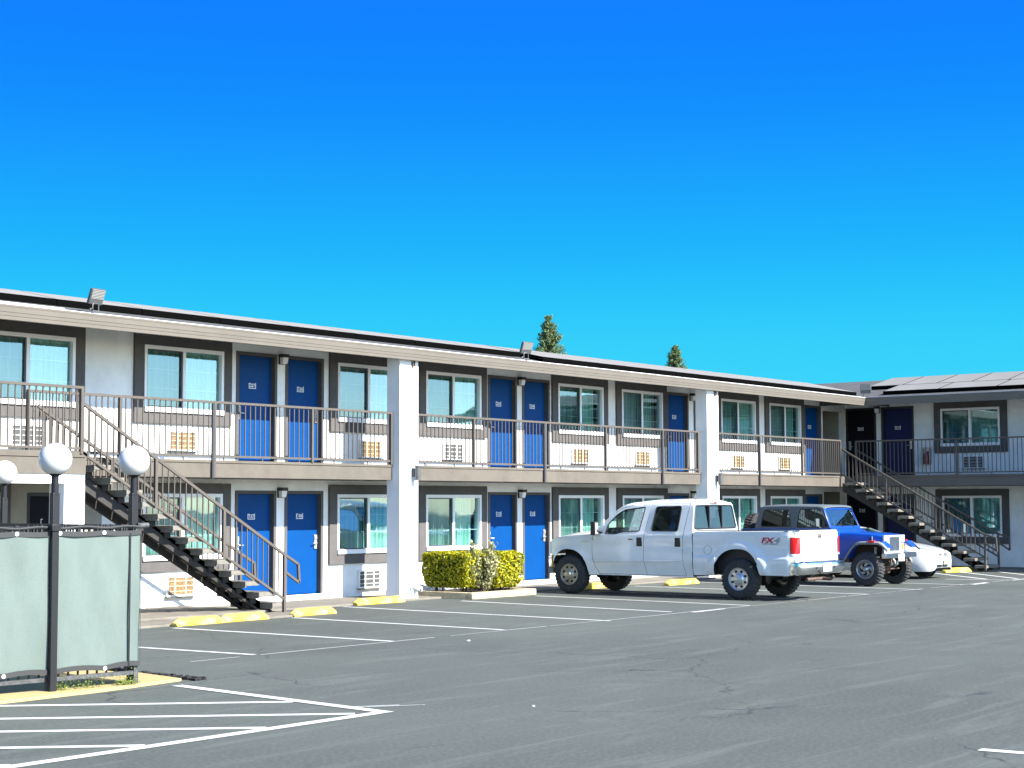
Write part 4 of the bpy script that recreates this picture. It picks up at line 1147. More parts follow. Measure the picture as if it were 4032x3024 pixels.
# doors
def cardoor(loop, win, nm, hy, wl):
    V, F = skin(shrink(loop, .004), [win], fx)
    mb = MB(); both(mb, V, F, CX, sides=(-1,)); mb2 = MB(); both(mb2, V, F, CX, sides=(1,))
    for k, (q, sg) in enumerate(((mb, -1), (mb2, 1))):
        d = q.build(nm, M['truckwhite'], tk, sharp=60)
        g = MB(); wv = [(CX + sg * (fx(y, z) - .012), y, z) for y, z in win]
        g.add(wv, [tuple(range(len(wv)))]); go = g.build('side_window', M[wl], d, fix=False)
        s = MB(); s.tube([(CX + sg * (fx(y, z) + .001), y, z) for y, z in win], .011, 6, closed=True); s.build('window_seal', M['black'], d)
        h = MB(); hw = fx(hy, 1.07)
        h.box(CX + sg * (hw - .01), CX + sg * (hw + .006), hy - .065, hy + .065, .985, 1.165); h.build('handle', M['black'], d, bevel=.006)
        m_ = MB(); y0, y1 = (-3.13, -4.30) if nm == 'front_door' else (-4.33, -5.19)
        m_.prism([(0, -.022), (.012, -.014), (.012, .014), (0, .022)], lambda p, q_, dd: (CX + sg * (fx(dd, .70) + p), dd, .70 + q_ + (dd + 4.2) * -.02), y0, y1); m_.build('moulding', M['truckwhite'], d)
fwin = roundpoly([(-3.375, 1.225), (-3.44, 1.42), (-3.63, 1.615), (-3.80, 1.705), (-4.28, 1.765), (-4.195, 1.285), (-3.82, 1.275), (-3.64, 1.225)], .035)
rwin = roundpoly([(-4.54, 1.765), (-5.13, 1.775), (-5.09, 1.292), (-4.47, 1.292)], .05)
cardoor(S1 + S2, fwin, 'front_door', -4.21, 'carglass')
cardoor([(-4.43, 1.822), (-4.9, 1.83)] + S3 + list(reversed(S2))[:-1], rwin, 'rear_door', -5.105, 'tintglass')
# key lock and fender badge
q = MB(); q.box(CX - fx(-4.0, 1.12) - .005, CX - fx(-4.0, 1.12) + .01, -4.06, -3.95, 1.11, 1.13); q.build('lock_strip', M['black'], tk)
q = MB(); q.box(CX - fx(-2.9, 1.065) - .008, CX - fx(-2.9, 1.065) + .01, -3.01, -2.80, 1.055, 1.08); q.build('fender_badge', M['chrome'], tk, bevel=.003)
# bed
bo = [(-5.475, .45), (-5.95, .455)] + smooth_loop([(-5.955, .50), (-5.975, .66), (-6.07, .82), (-6.24, .93), (-6.45, .965), (-6.66, .935), (-6.81, .82), (-6.90, .66), (-6.945, .48)], 4) + [(-7.52, .475), (-7.60, .49), (-7.655, .74), (-7.665, 1.0), (-7.655, 1.24), (-7.61, 1.285), (-7.54, 1.30), (-6.4, 1.29), (-5.50, 1.28), (-5.462, 1.24), (-5.455, .9)]
V, F = skin(bo, [], fx, .03, .028)
for s in (-1, 1):
    b = MB(); both(b, V, F, CX, sides=(s,))
    # top rail cap, inner wall, rear corner post
    for y0, y1 in ((-5.48, -7.6),):
        n = 12; rws = []
        for i in range(n + 1):
            y = y0 + (y1 - y0) * i / n; z = 1.28 + .02 * min(1, max(0, (-5.5 - y) / 1.5)); w = fx(y, 1.27)
            rws.append([(CX + s * w, y, z - .005), (CX + s * (w - .02), y, z + .008), (CX + s * (w - .10), y, z + .008), (CX + s * (w - .11), y, z - .02), (CX + s * (w - .11), y, .80)])
        b.grid(rws)
    w = fx(-7.66, .9); b.add([(CX + s * w, -7.66, .49), (CX + s * (w - .14), -7.675, .49), (CX + s * (w - .14), -7.675, 1.29), (CX + s * w, -7.655, 1.28)], [(0, 1, 2, 3)])
    b.build('bed_side', M['truckwhite'], tk, sharp=40)
    b = MB(); b.box(CX + s * .70, CX + s * .835, -7.668, -7.58, .50, 1.288); b.build('corner_post', M['truckwhite'], tk, bevel=.012)
q = MB(); q.box(CX - .79, CX + .79, -7.6, -5.47, .79, .81); q.box(CX - .79, CX + .79, -5.50, -5.465, .5, 1.27); q.build('bed_floor', M['black'], tk)
q = MB()
for s in (-1, 1):
    w = fx(-6.5, 1.28); q.box(CX + s * (w - .10), CX + s * (w - .012), -7.52, -5.52, 1.30, 1.318)
q.build('bed_rail_cap', M['black'], tk, bevel=.005)
q = MB(); q.box(CX - .745, CX + .745, -7.705, -7.63, .735, 1.315); tg = q.build('tailgate', M['truckwhite'], tk, bevel=.014)
q = MB(); q.box(CX - .745, CX + .745, -7.69, -7.625, 1.316, 1.325); q.build('gate_cap', M['jeeptop'], tg)
q = MB(); q.box(CX - .06, CX + .10, -7.709, -7.7045, 1.155, 1.25); q.build('gate_handle', M['fascia'], tg, bevel=.002)
q = MB(); q.box(CX - .05, CX + .09, -7.712, -7.7085, 1.195, 1.205); q.build('gate_handle_slot', M['black'], tg)
q = MB(); q.box(CX - .58, CX - .38, -7.709, -7.7045, .865, .905); q.build('gate_badge', M['chrome'], tg)
q = MB(); q.lathe([(.035, 0), (.033, .004), (.0, .004)], (CX + .57, -7.7045, .90), (0, -1, 0), 20); q.build('gate_emblem', M['grey'], tg)
for s in (-1, 1):
    w = fx(-7.6, 1.0)
    def lamp(z0, z1, m, nm, par):
        q = MB(); P = []
        prof = [(-7.56, 0), (-7.58, .010), (-7.63, .012), (-7.69, -.02), (-7.715, -.05), (-7.71, -.085)]
        rws = []
        for z, k in ((z0, .0), (z0 + .01, 1), (z1 - .02, 1), (z1, .2)):
            rws.append([(CX + s * (fx(max(y, -7.66), z) + (dx * (1 if k else .4))), y + (.012 if not k else 0) * (1 if y < -7.6 else -1), z) for y, dx in prof])
        q.grid(rws); return q.build(nm, M[m], par, fix=False)
    tl = lamp(.885, 1.19, 'redlens', 'tail_lamp', tk); lamp(.84, .884, 'clearlens', 'reverse_lens', tl)
# bumpers
def bump_path(y, half, wrap, z0, z1, m, nm, front=False):
    sg = 1 if front else -1; q = MB(); rws = []
    path = [(-half, y - sg * wrap), (-half - .01, y - sg * wrap * .55), (-half + .03, y - sg * .07), (-half + .14, y - sg * .012), (-half * .45, y), (0, y + sg * .01), (half * .45, y), (half - .14, y - sg * .012), (half - .03, y - sg * .07), (half + .01, y - sg * wrap * .55), (half, y - sg * wrap)]
    for x, yy in path:
        h = (z1 - z0); rws.append([(CX + x, yy - sg * .05, z1 - .005), (CX + x, yy - sg * .012, z1), (CX + x, yy, z1 - .02), (CX + x, yy, z0 + h * .45), (CX + x, yy - sg * .015, z0 + .03), (CX + x, yy - sg * .05, z0)])
    q.grid(rws); return q.build(nm, M[m], tk, fix=False, sharp=50)
rb = bump_path(-7.86, .90, .30, .50, .73, 'bumperchrome', 'rear_bumper')
q = MB(); q.box(CX - .17, CX + .17, -7.878, -7.872, .545, .70); q.build('number_plate', M['plateblank'], rb, bevel=.003)
q = MB()
for x in (-.42, .30): q.lathe([(.022, 0), (.018, .006), (0, .0)], (CX + x, -7.866, .62), (0, -1, 0), 12)
q.build('bumper_hole', M['black'], rb)
q = MB(); q.box(CX - .6, CX + .6, -7.82, -7.60, .725, .736); q.build('step_pad', M['black'], rb)
fb = bump_path(-1.85, .86, .22, .53, .77, 'bumperchrome', 'front_bumper', True)
q = MB(); q.box(CX - .80, CX + .80, -2.02, -1.88, .40, .53); q.build('valance', M['flare'], fb, bevel=.02)
q = MB(); q.box(CX - .6, CX + .6, -1.955, -1.915, .80, 1.06); q.build('grille', M['chrome'], tk, bevel=.01)
for s in (-1, 1):
    q = MB(); q.box(CX + s * .62, CX + s * .80, -2.03, -1.915, .80, 1.05); q.build('headlight', M['clearlens'], tk, bevel=.02)
# wheels, chassis
for y, cl in ((-2.49, 0), (-6.46, 1)):
    for s in (-1, 1):
        wheel(tk, (CX + s * .905, y, .395), (s, 0, 0), .395, .26, .215, 'truck', .8, cl)
q = MB()
q.box(CX - .52, CX - .40, -7.6, -2.1, .46, .58); q.box(CX + .40, CX + .52, -7.6, -2.1, .46, .58); q.box(CX - .74, CX + .74, -5.4, -3.1, .41, .55)
q.tube([(CX - .75, -6.46, .39), (CX + .75, -6.46, .39)], .06, 10); q.tube([(CX - .75, -2.49, .39), (CX + .75, -2.49, .39)], .055, 10)
q.lathe([(.0, -.16), (.12, -.12), (.16, 0), (.12, .12), (0, .16)], (CX + .05, -6.46, .39), (0, 1, 0), 16); q.lathe([(.0, -.14), (.11, -.1), (.14, 0), (.11, .1), (0, .14)], (CX + .3, -2.49, .39), (0, 1, 0), 16)
q.box(CX + .35, CX + .75, -5.2, -4.2, .40, .62); q.box(CX - .3, CX + .3, -3.6, -2.2, .38, .8)
for s in (-1, 1):
    for y, hw in ((-2.56, .36), (-6.46, .50)):
        q.box(CX + s * .40, CX + s * (.80 if y < -5 else .62), y - hw, y + hw, .55, .985)          # inner arch tubs
        q.box(CX + s * .60, CX + s * .86, y - hw * .8, y + hw * .8, .95, .99)
q.build('chassis', M['black'], tk)
q = MB(); q.tube([(CX + .45, -7.3, .40), (CX + .62, -7.6, .37)], .035, 10); q.tube([(CX - .6, -7.75, .41), (CX + .1, -7.75, .41)], .03, 8); q.tube([(CX, -7.6, .42), (CX, -7.95, .40), (CX, -8.0, .46)], .026, 8); q.tube([(CX - .2, -7.7, .46), (CX - .3, -7.75, .38)], .02, 6)
q.build('tow_hitch', M['rust'], tk)
# cabin
q = MB(); q.box(CX - .80, CX + .80, -5.38, -3.12, .55, 1.20); q.box(CX - .76, CX + .76, -3.60, -3.2, 1.2, 1.285); q.build('cabin_tub', M['seat'], tk)
q = MB()
for y in (-4.35, -5.18):
    for x in (-.38, .38): q.hexa([(CX + x - .24, y - .10, .9), (CX + x + .24, y - .10, .9), (CX + x + .24, y + .08, .9), (CX + x - .24, y + .08, .9), (CX + x - .20, y - .16, 1.55), (CX + x + .20, y - .16, 1.55), (CX + x + .20, y - .05, 1.55), (CX + x - .20, y - .05, 1.55)]); q.box(CX + x - .12, CX + x + .12, y - .17, y - .08, 1.56, 1.70)
q.build('seat', M['greyseat'], tk, bevel=.03)
q = MB(); st = []
for k in range(24):
    a = 2 * math.pi * k / 24; st.append((CX - .38 + .19 * math.cos(a), -3.78 - .07 * math.sin(a), 1.33 + .17 * math.sin(a)))
q.tube(st, .015, 6, closed=True); q.tube([(CX - .38, -3.78, 1.33), (CX - .38, -3.5, 1.2)], .02, 6); q.build('steering_wheel', M['black'], tk)
q = MB(); q.box(CX - .12, CX + .12, -3.72, -3.70, 1.60, 1.66); q.box(CX - .72, CX - .42, -3.80, -3.76, 1.66, 1.76); q.build('mirror_and_visor', M['black'], tk)
# mirrors
for s in (-1, 1):
    q = MB(); q.tube([(CX + s * .86, -3.30, 1.25), (CX + s * 1.0, -3.24, 1.30)], .03, 8); q.box(CX + s * .94, CX + s * 1.07, -3.26, -3.15, 1.20, 1.47); mo = q.build('wing_mirror', M['black'], tk, bevel=.03)
    q = MB(); q.add([(CX + s * .955, -3.263, 1.22), (CX + s * 1.055, -3.263, 1.22), (CX + s * 1.055, -3.263, 1.45), (CX + s * .955, -3.263, 1.45)], [(0, 1, 2, 3)]); q.build('mirror_glass', M['chrome'], mo)
# third brake light, aerial
q = MB(); q.box(CX - .17, CX + .17, -5.43, -5.37, 1.835, 1.87); bl = q.build('brake_light', M['clearlens'], tk, bevel=.006)
q = MB(); q.box(CX - .06, CX + .06, -5.434, -5.425, 1.84, 1.865); q.build('brake_lens', M['redlens'], bl)
# fuel flap
q = MB(); ring = [(CX - fx(-5.79 + .085 * math.cos(a), .935 + .085 * math.sin(a)) - .0005, -5.79 + .085 * math.cos(a), .935 + .085 * math.sin(a)) for a in [2 * math.pi * k / 28 for k in range(28)]]
q.tube(ring, .0035, 5, closed=True); q.build('fuel_flap', M['jeeptop'], tk)
# bed-side lettering
def lettering(s, yc, zc, size, m, nm, shear=.25, bold=.006, stretch=1.0, off=.006):
    vs, fs = text(s, size, shear, bold); mb = MB()
    mb.mesh([(CX - fx(yc - x * stretch, zc + y) - off, yc - x * stretch, zc + y) for x, y, _ in vs], fs); return mb.build(nm, M[m], tk, fix=False)
lettering('FX', -7.085, 1.13, .135, 'red', 'lettering', stretch=1.55)
lettering('4', -7.285, 1.13, .135, 'grey', 'lettering', stretch=1.75)
lettering('OFF ROAD', -7.15, 1.062, .045, 'grey', 'lettering', stretch=1.45, bold=.001)
# ------------------------------------------------------------------ blue open-bodied off-roader (nose towards the lot)
JX = 34.36
jp = thing('off_road_car', 'blue boxy off-road car with grey hard top and knobbly tyres beside the pickup', 'off-road car', (JX, -4.8, 0))
def jx(y, z): return .74
tub = [(-5.30, .60), (-5.30, 1.22), (-5.22, 1.27), (-3.0, 1.25), (-2.98, .62), (-3.28, .62), (-3.36, .85), (-3.55, .94), (-3.95, .94), (-4.14, .85), (-4.22, .60)]
V, F = skin(roundpoly(tub, .03, 3), [], lambda y, z: .745 - .02 * ss(.75, .58, z))
b = MB(); both(b, V, F, JX)
b.box(JX - .73, JX + .73, -3.02, -2.985, .62, 1.25)
b.hexa([(JX - .74, -5.42, 1.10), (JX + .74, -5.42, 1.10), (JX + .74, -5.2, 1.10), (JX - .74, -5.2, 1.10), (JX - .73, -5.40, 1.20), (JX + .73, -5.40, 1.20), (JX + .73, -5.2, 1.275), (JX - .73, -5.2, 1.275)])
b.box(JX - .60, JX + .60, -5.6, -5.25, .62, 1.1)
tubo = b.build('body', M['jeepblue'], jp, bevel=0)
# door line and hinges
q = MB()
for y in (-5.12, -4.28): q.box(JX - .752, JX - .743, y - .006, y + .006, .66, 1.25)
for z in (.80, 1.10): q.box(JX - .765, JX - .744, -5.24, -5.10, z - .025, z + .025)
q.build('door_gap', M['black'], jp)
# bonnet, tapering to the grille
rows = []
for y, hw, zc in [(-5.36, .63, 1.185), (-5.7, .605, 1.185), (-6.1, .57, 1.165), (-6.33, .545, 1.14), (-6.41, .535, 1.115)]:
    r = []
    for s_, dz in ((-1, -.20), (-1, -.055), (-.985, -.03), (-.93, -.01), (-.5, .0), (0, .012), (.5, .0), (.93, -.01), (.985, -.03), (1, -.055), (1, -.20)): r.append((JX + s_ * hw, y, zc + dz))
    rows.append(r)
q = MB(); q.grid(rows); q.build('bonnet', M['jeepblue'], jp, sharp=50)
q = MB(); q.box(JX - .03, JX - .015, -6.20, -6.18, 1.02, 1.18)
for s in (-1, 1): q.box(JX + s * .575, JX + s * .60, -6.17, -6.13, .985, 1.07)
q.box(JX - .07, JX + .07, -5.40, -5.33, 1.19, 1.205); q.build('bonnet_catch', M['black'], jp)
# inner wings / fenders
for s in (-1, 1):
    q = MB()
    q.prism([(-5.30, .985), (-5.88, .995), (-6.48, .985), (-6.62, .85), (-6.60, .84), (-6.44, .955), (-5.90, .965), (-5.76, .82), (-5.66, .60), (-5.30, .60)], lambda p, q_, d: (d, p, q_), JX + s * .50, JX + s * .765)
    q.build('fender', M['jeepblue'], jp, bevel=.006)
    q = MB(); pth = [(-5.62, .60), (-5.78, .82), (-5.90, .935), (-6.0, .965), (-6.44, .965), (-6.54, .92), (-6.66, .80)]
    rws = []
    for (p, z) in pth: rws.append([(JX + s * .765, p, z + .022), (JX + s * .83, p, z + .016), (JX + s * .855, p, z - .01), (JX + s * .85, p, z - .05), (JX + s * .765, p, z - .02)])
    q.grid(rws); q.build('wheel_flare', M['flare'], jp, fix=False, sharp=60)
    q = MB(); q.box(JX + s * .76, JX + s * .862, -6.36, -6.20, .955, 1.005); q.build('marker_light', M['redlens'], jp, bevel=.006)
    q = MB(); q.tube([(JX + s * .6, -6.19, 1.0), (JX + s * .6, -6.19, 1.10)], .008, 6); q.build('bonnet_prop', M['chrome'], jp)
# grille panel with slots, lamps
q = MB(); gy = -6.42
slots = [(-.255 + k * .0655, -.255 + k * .0655 + .038) for k in range(8)]
xs = sorted({-.53, .53, *[a for s_ in slots for a in s_]})
for a, c_ in zip(xs, xs[1:]):
    mid = (a + c_) / 2
    if any(p < mid < q_ for p, q_ in slots): q.box(JX + a, JX + c_, gy - .02, gy + .02, .70, .765); q.box(JX + a, JX + c_, gy - .02, gy + .02, 1.075, 1.115)
    else: q.box(JX + a, JX + c_, gy - .02, gy + .02, .70, 1.115)
gp = q.build('grille', M['silver'], jp, weld=True)
q = MB()
for a, c_ in zip(xs, xs[1:]):
    mid = (a + c_) / 2
    if abs(mid) < .27 and not any(p < mid < q_ for p, q_ in slots): q.box(JX + a + .003, JX + c_ - .003, gy - .026, gy - .0205, .765, 1.07)
q.build('grille_bars', M['bumperchrome'], gp)
q = MB(); q.box(JX - .29, JX + .29, gy + .022, gy + .04, .70, 1.1); q.build('radiator', M['black'], gp)
for s in (-1, 1):
    q = MB(); q.box(JX + s * .32, JX + s * .50, gy - .032, gy - .0205, .94, 1.07); q.build('headlight_bezel', M['bumperchrome'], jp, bevel=.008)
    q = MB(); q.box(JX + s * .335, JX + s * .485, gy - .038, gy - .0325, .955, 1.055); q.build('headlight', M['clearlens'], jp, bevel=.006)
    q = MB(); q.box(JX + s * .36, JX + s * .44, gy - .035, gy - .0205, .80, .905); q.build('turn_signal', M['amber'], jp, bevel=.006)
# front bumper, plate, winch hooks, axle
q = MB(); q.box(JX - .78, JX + .80, -6.60, -6.50, .615, .725); fbj = q.build('front_bumper', M['bumperchrome'], jp, bevel=.008)
q = MB(); q.box(JX - .15, JX + .15, -6.606, -6.601, .545, .70); q.build('number_plate', M['plateblank'], fbj)
q = MB()
for x in (-.35, .5): q.tube([(JX + x, -6.55, .62), (JX + x, -6.60, .55), (JX + x + .05, -6.58, .50)], .02, 8)
q.build('tow_hook', M['shock'], fbj)
q = MB(); q.tube([(JX - .62, -6.1, .37), (JX + .62, -6.1, .37)], .05, 10); q.lathe([(0, -.14), (.11, -.1), (.14, 0), (.11, .1), (0, .14)], (JX + .2, -6.1, .37), (0, 1, 0), 16)
q.tube([(JX - .6, -6.28, .40), (JX + .55, -6.26, .44)], .02, 8); q.tube([(JX - .66, -6.27, .36), (JX + .66, -6.27, .36)], .018, 8)
q.box(JX - .42, JX - .34, -6.55, -2.95, .50, .60); q.box(JX + .34, JX + .42, -6.55, -2.95, .50, .60); q.tube([(JX - .6, -3.75, .37), (JX + .6, -3.75, .37)], .05, 10)
for s in (-1, 1):
    q.prism([(-6.52, .56), (-6.3, .48), (-6.1, .45), (-5.8, .48), (-5.5, .56), (-5.5, .53), (-5.8, .45), (-6.1, .42), (-6.3, .45), (-6.52, .53)], lambda p, q_, d: (d, p, q_), JX + s * .42 - .03, JX + s * .42 + .03)
q.box(JX - .55, JX + .55, -5.6, -3.2, .52, .64); q.box(JX - .25, JX + .25, -6.35, -5.6, .55, 1.05)
q.build('chassis', M['rust'], jp)
q = MB()
for x, y in ((-.10, -6.40), (.09, -6.42), (-.02, -6.38)): q.tube([(JX + x, y, .54), (JX + x - .04, y - .02, .45)], .025, 8)
q.box(JX + .04, JX + .12, -6.47, -6.45, .46, .54)
for s in (-1, 1): q.tube([(JX + s * .52, -6.2, .40), (JX + s * .46, -6.2, .85)], .03, 10)
q.build('shock_absorber', M['shock'], jp)
for y in (-6.12, -3.75):
    for s in (-1, 1): wheel(jp, (JX + s * .84, y, .375), (s, 0, 0), .375, .275, .205, 'slot', 1.0)
# windscreen frame
a0, a1 = (-5.235, 1.265), (-5.04, 1.715)
q = MB()
for s in (-1, 1): q.beam((JX + s * .715, *a0), (JX + s * .66, *a1), .05, .045)
q.beam((JX - .72, -5.235, 1.285), (JX + .72, -5.235, 1.285), .05, .06); q.beam((JX - .67, -5.045, 1.705), (JX + .67, -5.045, 1.705), .05, .045)
q.build('windscreen_frame', M['jeepblue'], jp, bevel=.006)
pane([(JX - .69, -5.24, 1.30), (JX + .69, -5.24, 1.30), (JX + .64, -5.055, 1.69), (JX - .64, -5.055, 1.69)], 'windscreen', 'glass', jp, .01)
q = MB()
for x in (-.45, .10): q.tube([(JX + x + .30, -5.262, 1.30), (JX + x + .12, -5.255, 1.345), (JX + x - .10, -5.24, 1.385)], [.014, .009, .007], 6)
q.build('wiper', M['black'], jp)
# hard top with side glass
top = MB(); rows = []
for y, zc, hw in [(-5.10, 1.735, .655), (-5.07, 1.765, .665), (-4.95, 1.79, .67), (-4.3, 1.805, .675), (-3.7, 1.80, .675), (-3.52, 1.785, .67), (-3.44, 1.74, .665)]:
    rows.append([(JX - hw - .015, y, 1.70), (JX - hw - .012, y, zc - .045), (JX - hw + .03, y, zc - .012), (JX - hw * .5, y, zc), (JX, y, zc + .004), (JX + hw * .5, y, zc), (JX + hw - .03, y, zc - .012), (JX + hw + .012, y, zc - .045), (JX + hw + .015, y, 1.70)])
top.grid(rows)
sd = [(-5.03, 1.72), (-3.44, 1.74), (-3.32, 1.26), (-5.24, 1.27)]
w1 = roundpoly([(-4.47, 1.695), (-4.99, 1.70), (-5.19, 1.30), (-4.40, 1.29)], .05); w2 = roundpoly([(-3.56, 1.68), (-4.20, 1.675), (-4.25, 1.30), (-3.47, 1.30)], .06)
sfx = lambda y, z: .735 - (z - 1.26) * .105
V, F = skin(sd, [w1, w2], sfx, .15, .12); both(top, V, F, JX)
top.add([(JX - .735, -3.32, 1.26), (JX + .735, -3.32, 1.26), (JX + .68, -3.44, 1.74), (JX - .68, -3.44, 1.74)], [(0, 1, 2, 3)])
tp = top.build('hard_top', M['jeeptop'], jp, sharp=40)
for s in (-1, 1):
    for wn, gl in ((w1, 'tintglass'), (w2, 'tintglass')):
        q = MB(); q.add([(JX + s * (sfx(y, z) - .008), y, z) for y, z in wn], [tuple(range(len(wn)))]); so = q.build('side_window', M[gl], jp, fix=False)
        q = MB(); q.tube([(JX + s * (sfx(y, z) + .001), y, z) for y, z in wn], .008, 6, closed=True); q.build('window_seal', M['black'], so)
q = MB(); q.box(JX - .70, JX + .70, -5.2, -3.4, .70, 1.2); q.build('cabin_tub', M['seat'], jp)
q = MB()
for x in (-.35, .35): q.hexa([(JX + x - .22, -4.52, .95), (JX + x + .22, -4.52, .95), (JX + x + .22, -4.36, .95), (JX + x - .22, -4.36, .95), (JX + x - .19, -4.40, 1.55), (JX + x + .19, -4.40, 1.55), (JX + x + .19, -4.28, 1.55), (JX + x - .19, -4.28, 1.55)])
q.build('seat', M['greyseat'], jp, bevel=.03)
q = MB(); st = [(JX + .35 + .17 * math.cos(2 * math.pi * k / 24), -4.88 + .06 * math.sin(2 * math.pi * k / 24), 1.33 + .16 * math.sin(2 * math.pi * k / 24)) for k in range(24)]; q.tube(st, .014, 6, closed=True); q.build('steering_wheel', M['black'], jp)
for s in (-1, 1):
    q = MB(); q.tube([(JX + s * .72, -5.02, 1.26), (JX + s * .86, -4.98, 1.33)], .014, 6); q.box(JX + s * .78, JX + s * .93, -5.0, -4.95, 1.31, 1.48); q.build('wing_mirror', M['jeeptop'], jp, bevel=.012)
# spare wheel on the tailgate
wheel(jp, (JX + .12, -2.70, 1.22), (0, 1, 0), .375, .26, .205, 'slot', 1.2)

# ------------------------------------------------------------------ white saloon, nose outwards, mostly hidden
KX = 38.05
cr = thing('saloon_car', 'white saloon car with a low rounded nose, mostly hidden behind the blue off-roader', 'car', (KX, -4.0, 0))
_saloon_shift = .34
_ident0 = ident
def ident(a, d, z): return (a, d + .34, z)
MB.__init__.__defaults__ = (ident,)
# stations: y, bottom z, half-width low, half-width at belt, belt z, top z, half-width top
def cst(y, zb, w1, w2, zbelt, ztop, wt):
    return [(w1 * .93, zb), (w1, zb + .10), (w1 + .01, zb + .24), (w2, zbelt - .04), (w2 - .03, zbelt + .02), (wt + (w2 - wt) * .25, zbelt + (ztop - zbelt) * .55), (wt, ztop - .03), (wt * .6, ztop - .004), (0, ztop)]
sts = [(-6.31, .27, .44, .42, .47, .52, .34), (-6.30, .22, .52, .52, .53, .60, .40), (-6.25, .19, .62, .62, .58, .66, .50), (-6.14, .185, .72, .71, .62, .71, .56), (-5.98, .185, .79, .78, .66, .755, .60), (-5.7, .185, .83, .83, .72, .81, .66), (-5.3, .19, .84, .84, .78, .865, .68), (-4.86, .19, .85, .85, .86, .925, .70),
       (-4.75, .19, .85, .85, .87, .95, .72), (-3.0, .19, .85, .85, .90, .95, .72), (-2.4, .20, .84, .84, .90, .96, .68), (-1.95, .24, .80, .80, .88, .94, .62), (-1.80, .34, .74, .74, .80, .86, .5)]
rows = []
for s_ in sts:
    h = cst(*s_); r = [(KX - x, s_[0], z) for x, z in h] + [(KX + x, s_[0], z) for x, z in reversed(h[:-1])]; rows.append(r)
q = MB(); q.grid(rows); q.add(rows[0], [tuple(range(len(rows[0])))]); q.add(rows[-1], [tuple(reversed(range(len(rows[-1]))))])
bd = q.build('body', M['carwhite'], cr, sharp=55)
rows = []
for y, w, z in [(-4.10, .60, 1.20), (-4.0, .61, 1.235), (-3.6, .615, 1.265), (-3.1, .61, 1.26), (-2.85, .60, 1.22)]:
    rows.append([(KX - w - .02, y, z - .05), (KX - w, y, z - .02), (KX - w * .6, y, z), (KX, y, z + .008), (KX + w * .6, y, z), (KX + w, y, z - .02), (KX + w + .02, y, z - .05)])
q = MB(); q.grid(rows)
for s in (-1, 1):
    for a, b_ in (((.72, -4.78, .93), (.61, -4.08, 1.18)), ((.735, -3.55, .93), (.625, -3.55, 1.22)), ((.70, -2.35, .95), (.60, -2.86, 1.19))): q.beam((KX + s * a[0], a[1], a[2]), (KX + s * b_[0], b_[1], b_[2]), .05, .05)
q.build('roof', M['carwhite'], cr)
pane([(KX - .70, -4.80, .935), (KX + .70, -4.80, .935), (KX + .60, -4.10, 1.19), (KX - .60, -4.10, 1.19)], 'windscreen', 'carglass', cr, .012)
pane([(KX - .68, -2.36, .955), (KX + .68, -2.36, .955), (KX + .59, -2.86, 1.20), (KX - .59, -2.86, 1.20)], 'rear_window', 'carglass', cr, .012)
for s in (-1, 1):
    pane([(KX + s * .73, -4.72, .94), (KX + s * .73, -2.45, .95), (KX + s * .62, -2.9, 1.19), (KX + s * .625, -4.08, 1.19)], 'side_window', 'tintglass', cr)
    q = MB(); q.hexa([(KX + s * .46, -6.235, .535), (KX + s * .70, -6.10, .55), (KX + s * .70, -6.05, .55), (KX + s * .46, -6.1, .535), (KX + s * .46, -6.235, .60), (KX + s * .70, -6.085, .62), (KX + s * .70, -6.05, .62), (KX + s * .46, -6.1, .60)]); q.build('headlight', M['clearlens'], cr, bevel=.008)
    q = MB(); q.hexa([(KX + s * .70, -6.12, .42), (KX + s * .785, -5.92, .42), (KX + s * .76, -5.9, .42), (KX + s * .68, -6.08, .42), (KX + s * .70, -6.12, .47), (KX + s * .785, -5.92, .47), (KX + s * .76, -5.9, .47), (KX + s * .68, -6.08, .47)]); q.build('turn_signal', M['amber'], cr)
    q = MB(); q.box(KX + s * .74, KX + s * .90, -4.62, -4.54, .93, 1.03); q.build('wing_mirror', M['carwhite'], cr, bevel=.015)
q = MB(); q.box(KX - .60, KX + .60, -4.6, -2.4, .35, .93); q.build('cabin_tub', M['seat'], cr)
q = MB()
for k in range(4):
    for s in (-1, 1): q.box(KX + s * .05, KX + s * .25, -6.316, -6.26, .525 + k * .026, .534 + k * .026)
q.build('grille_slot', M['black'], cr)
q = MB()
for s in (-1, 1): q.tube([(KX + s * .40, -6.21, .672), (KX + s * .55, -6.0, .742), (KX + s * .62, -5.5, .845), (KX + s * .66, -4.9, .93)], .006, 5)
q.tube([(KX - .40, -6.21, .672), (KX - .2, -6.255, .662), (KX, -6.26, .664), (KX + .2, -6.255, .662), (KX + .40, -6.21, .672)], .006, 5)
q.build('bonnet_gap', M['black'], cr)
q = MB(); q.box(KX - .38, KX - .10, -6.322, -6.2, .285, .345); q.box(KX - .06, KX + .24, -6.322, -6.2, .285, .345); q.build('air_intake', M['black'], cr)
q = MB(); q.tube([(KX - .80, -5.85, .405), (KX - .62, -6.21, .405), (KX - .46, -6.285, .405), (KX, -6.315, .405), (KX + .46, -6.285, .405), (KX + .62, -6.21, .405), (KX + .8, -5.85, .405)], .009, 6); q.build('bumper_seam', M['black'], cr)
q = MB(); q.box(KX - .01, KX + .01, -6.325, -6.30, .30, .43); q.build('plate_bracket', M['black'], cr)
for y in (-5.45, -2.95):
    for s in (-1, 1):
        q = MB(); q.disc((KX + s * .8565, y, .29), (s, 0, 0), .335, 28); q.build('wheel_arch', M['black'], cr)
        wheel(cr, (KX + s * .862, y, .285), (s, 0, 0), .285, .20, .18, 'plain', .3)

ident = _ident0
MB.__init__.__defaults__ = (ident,)
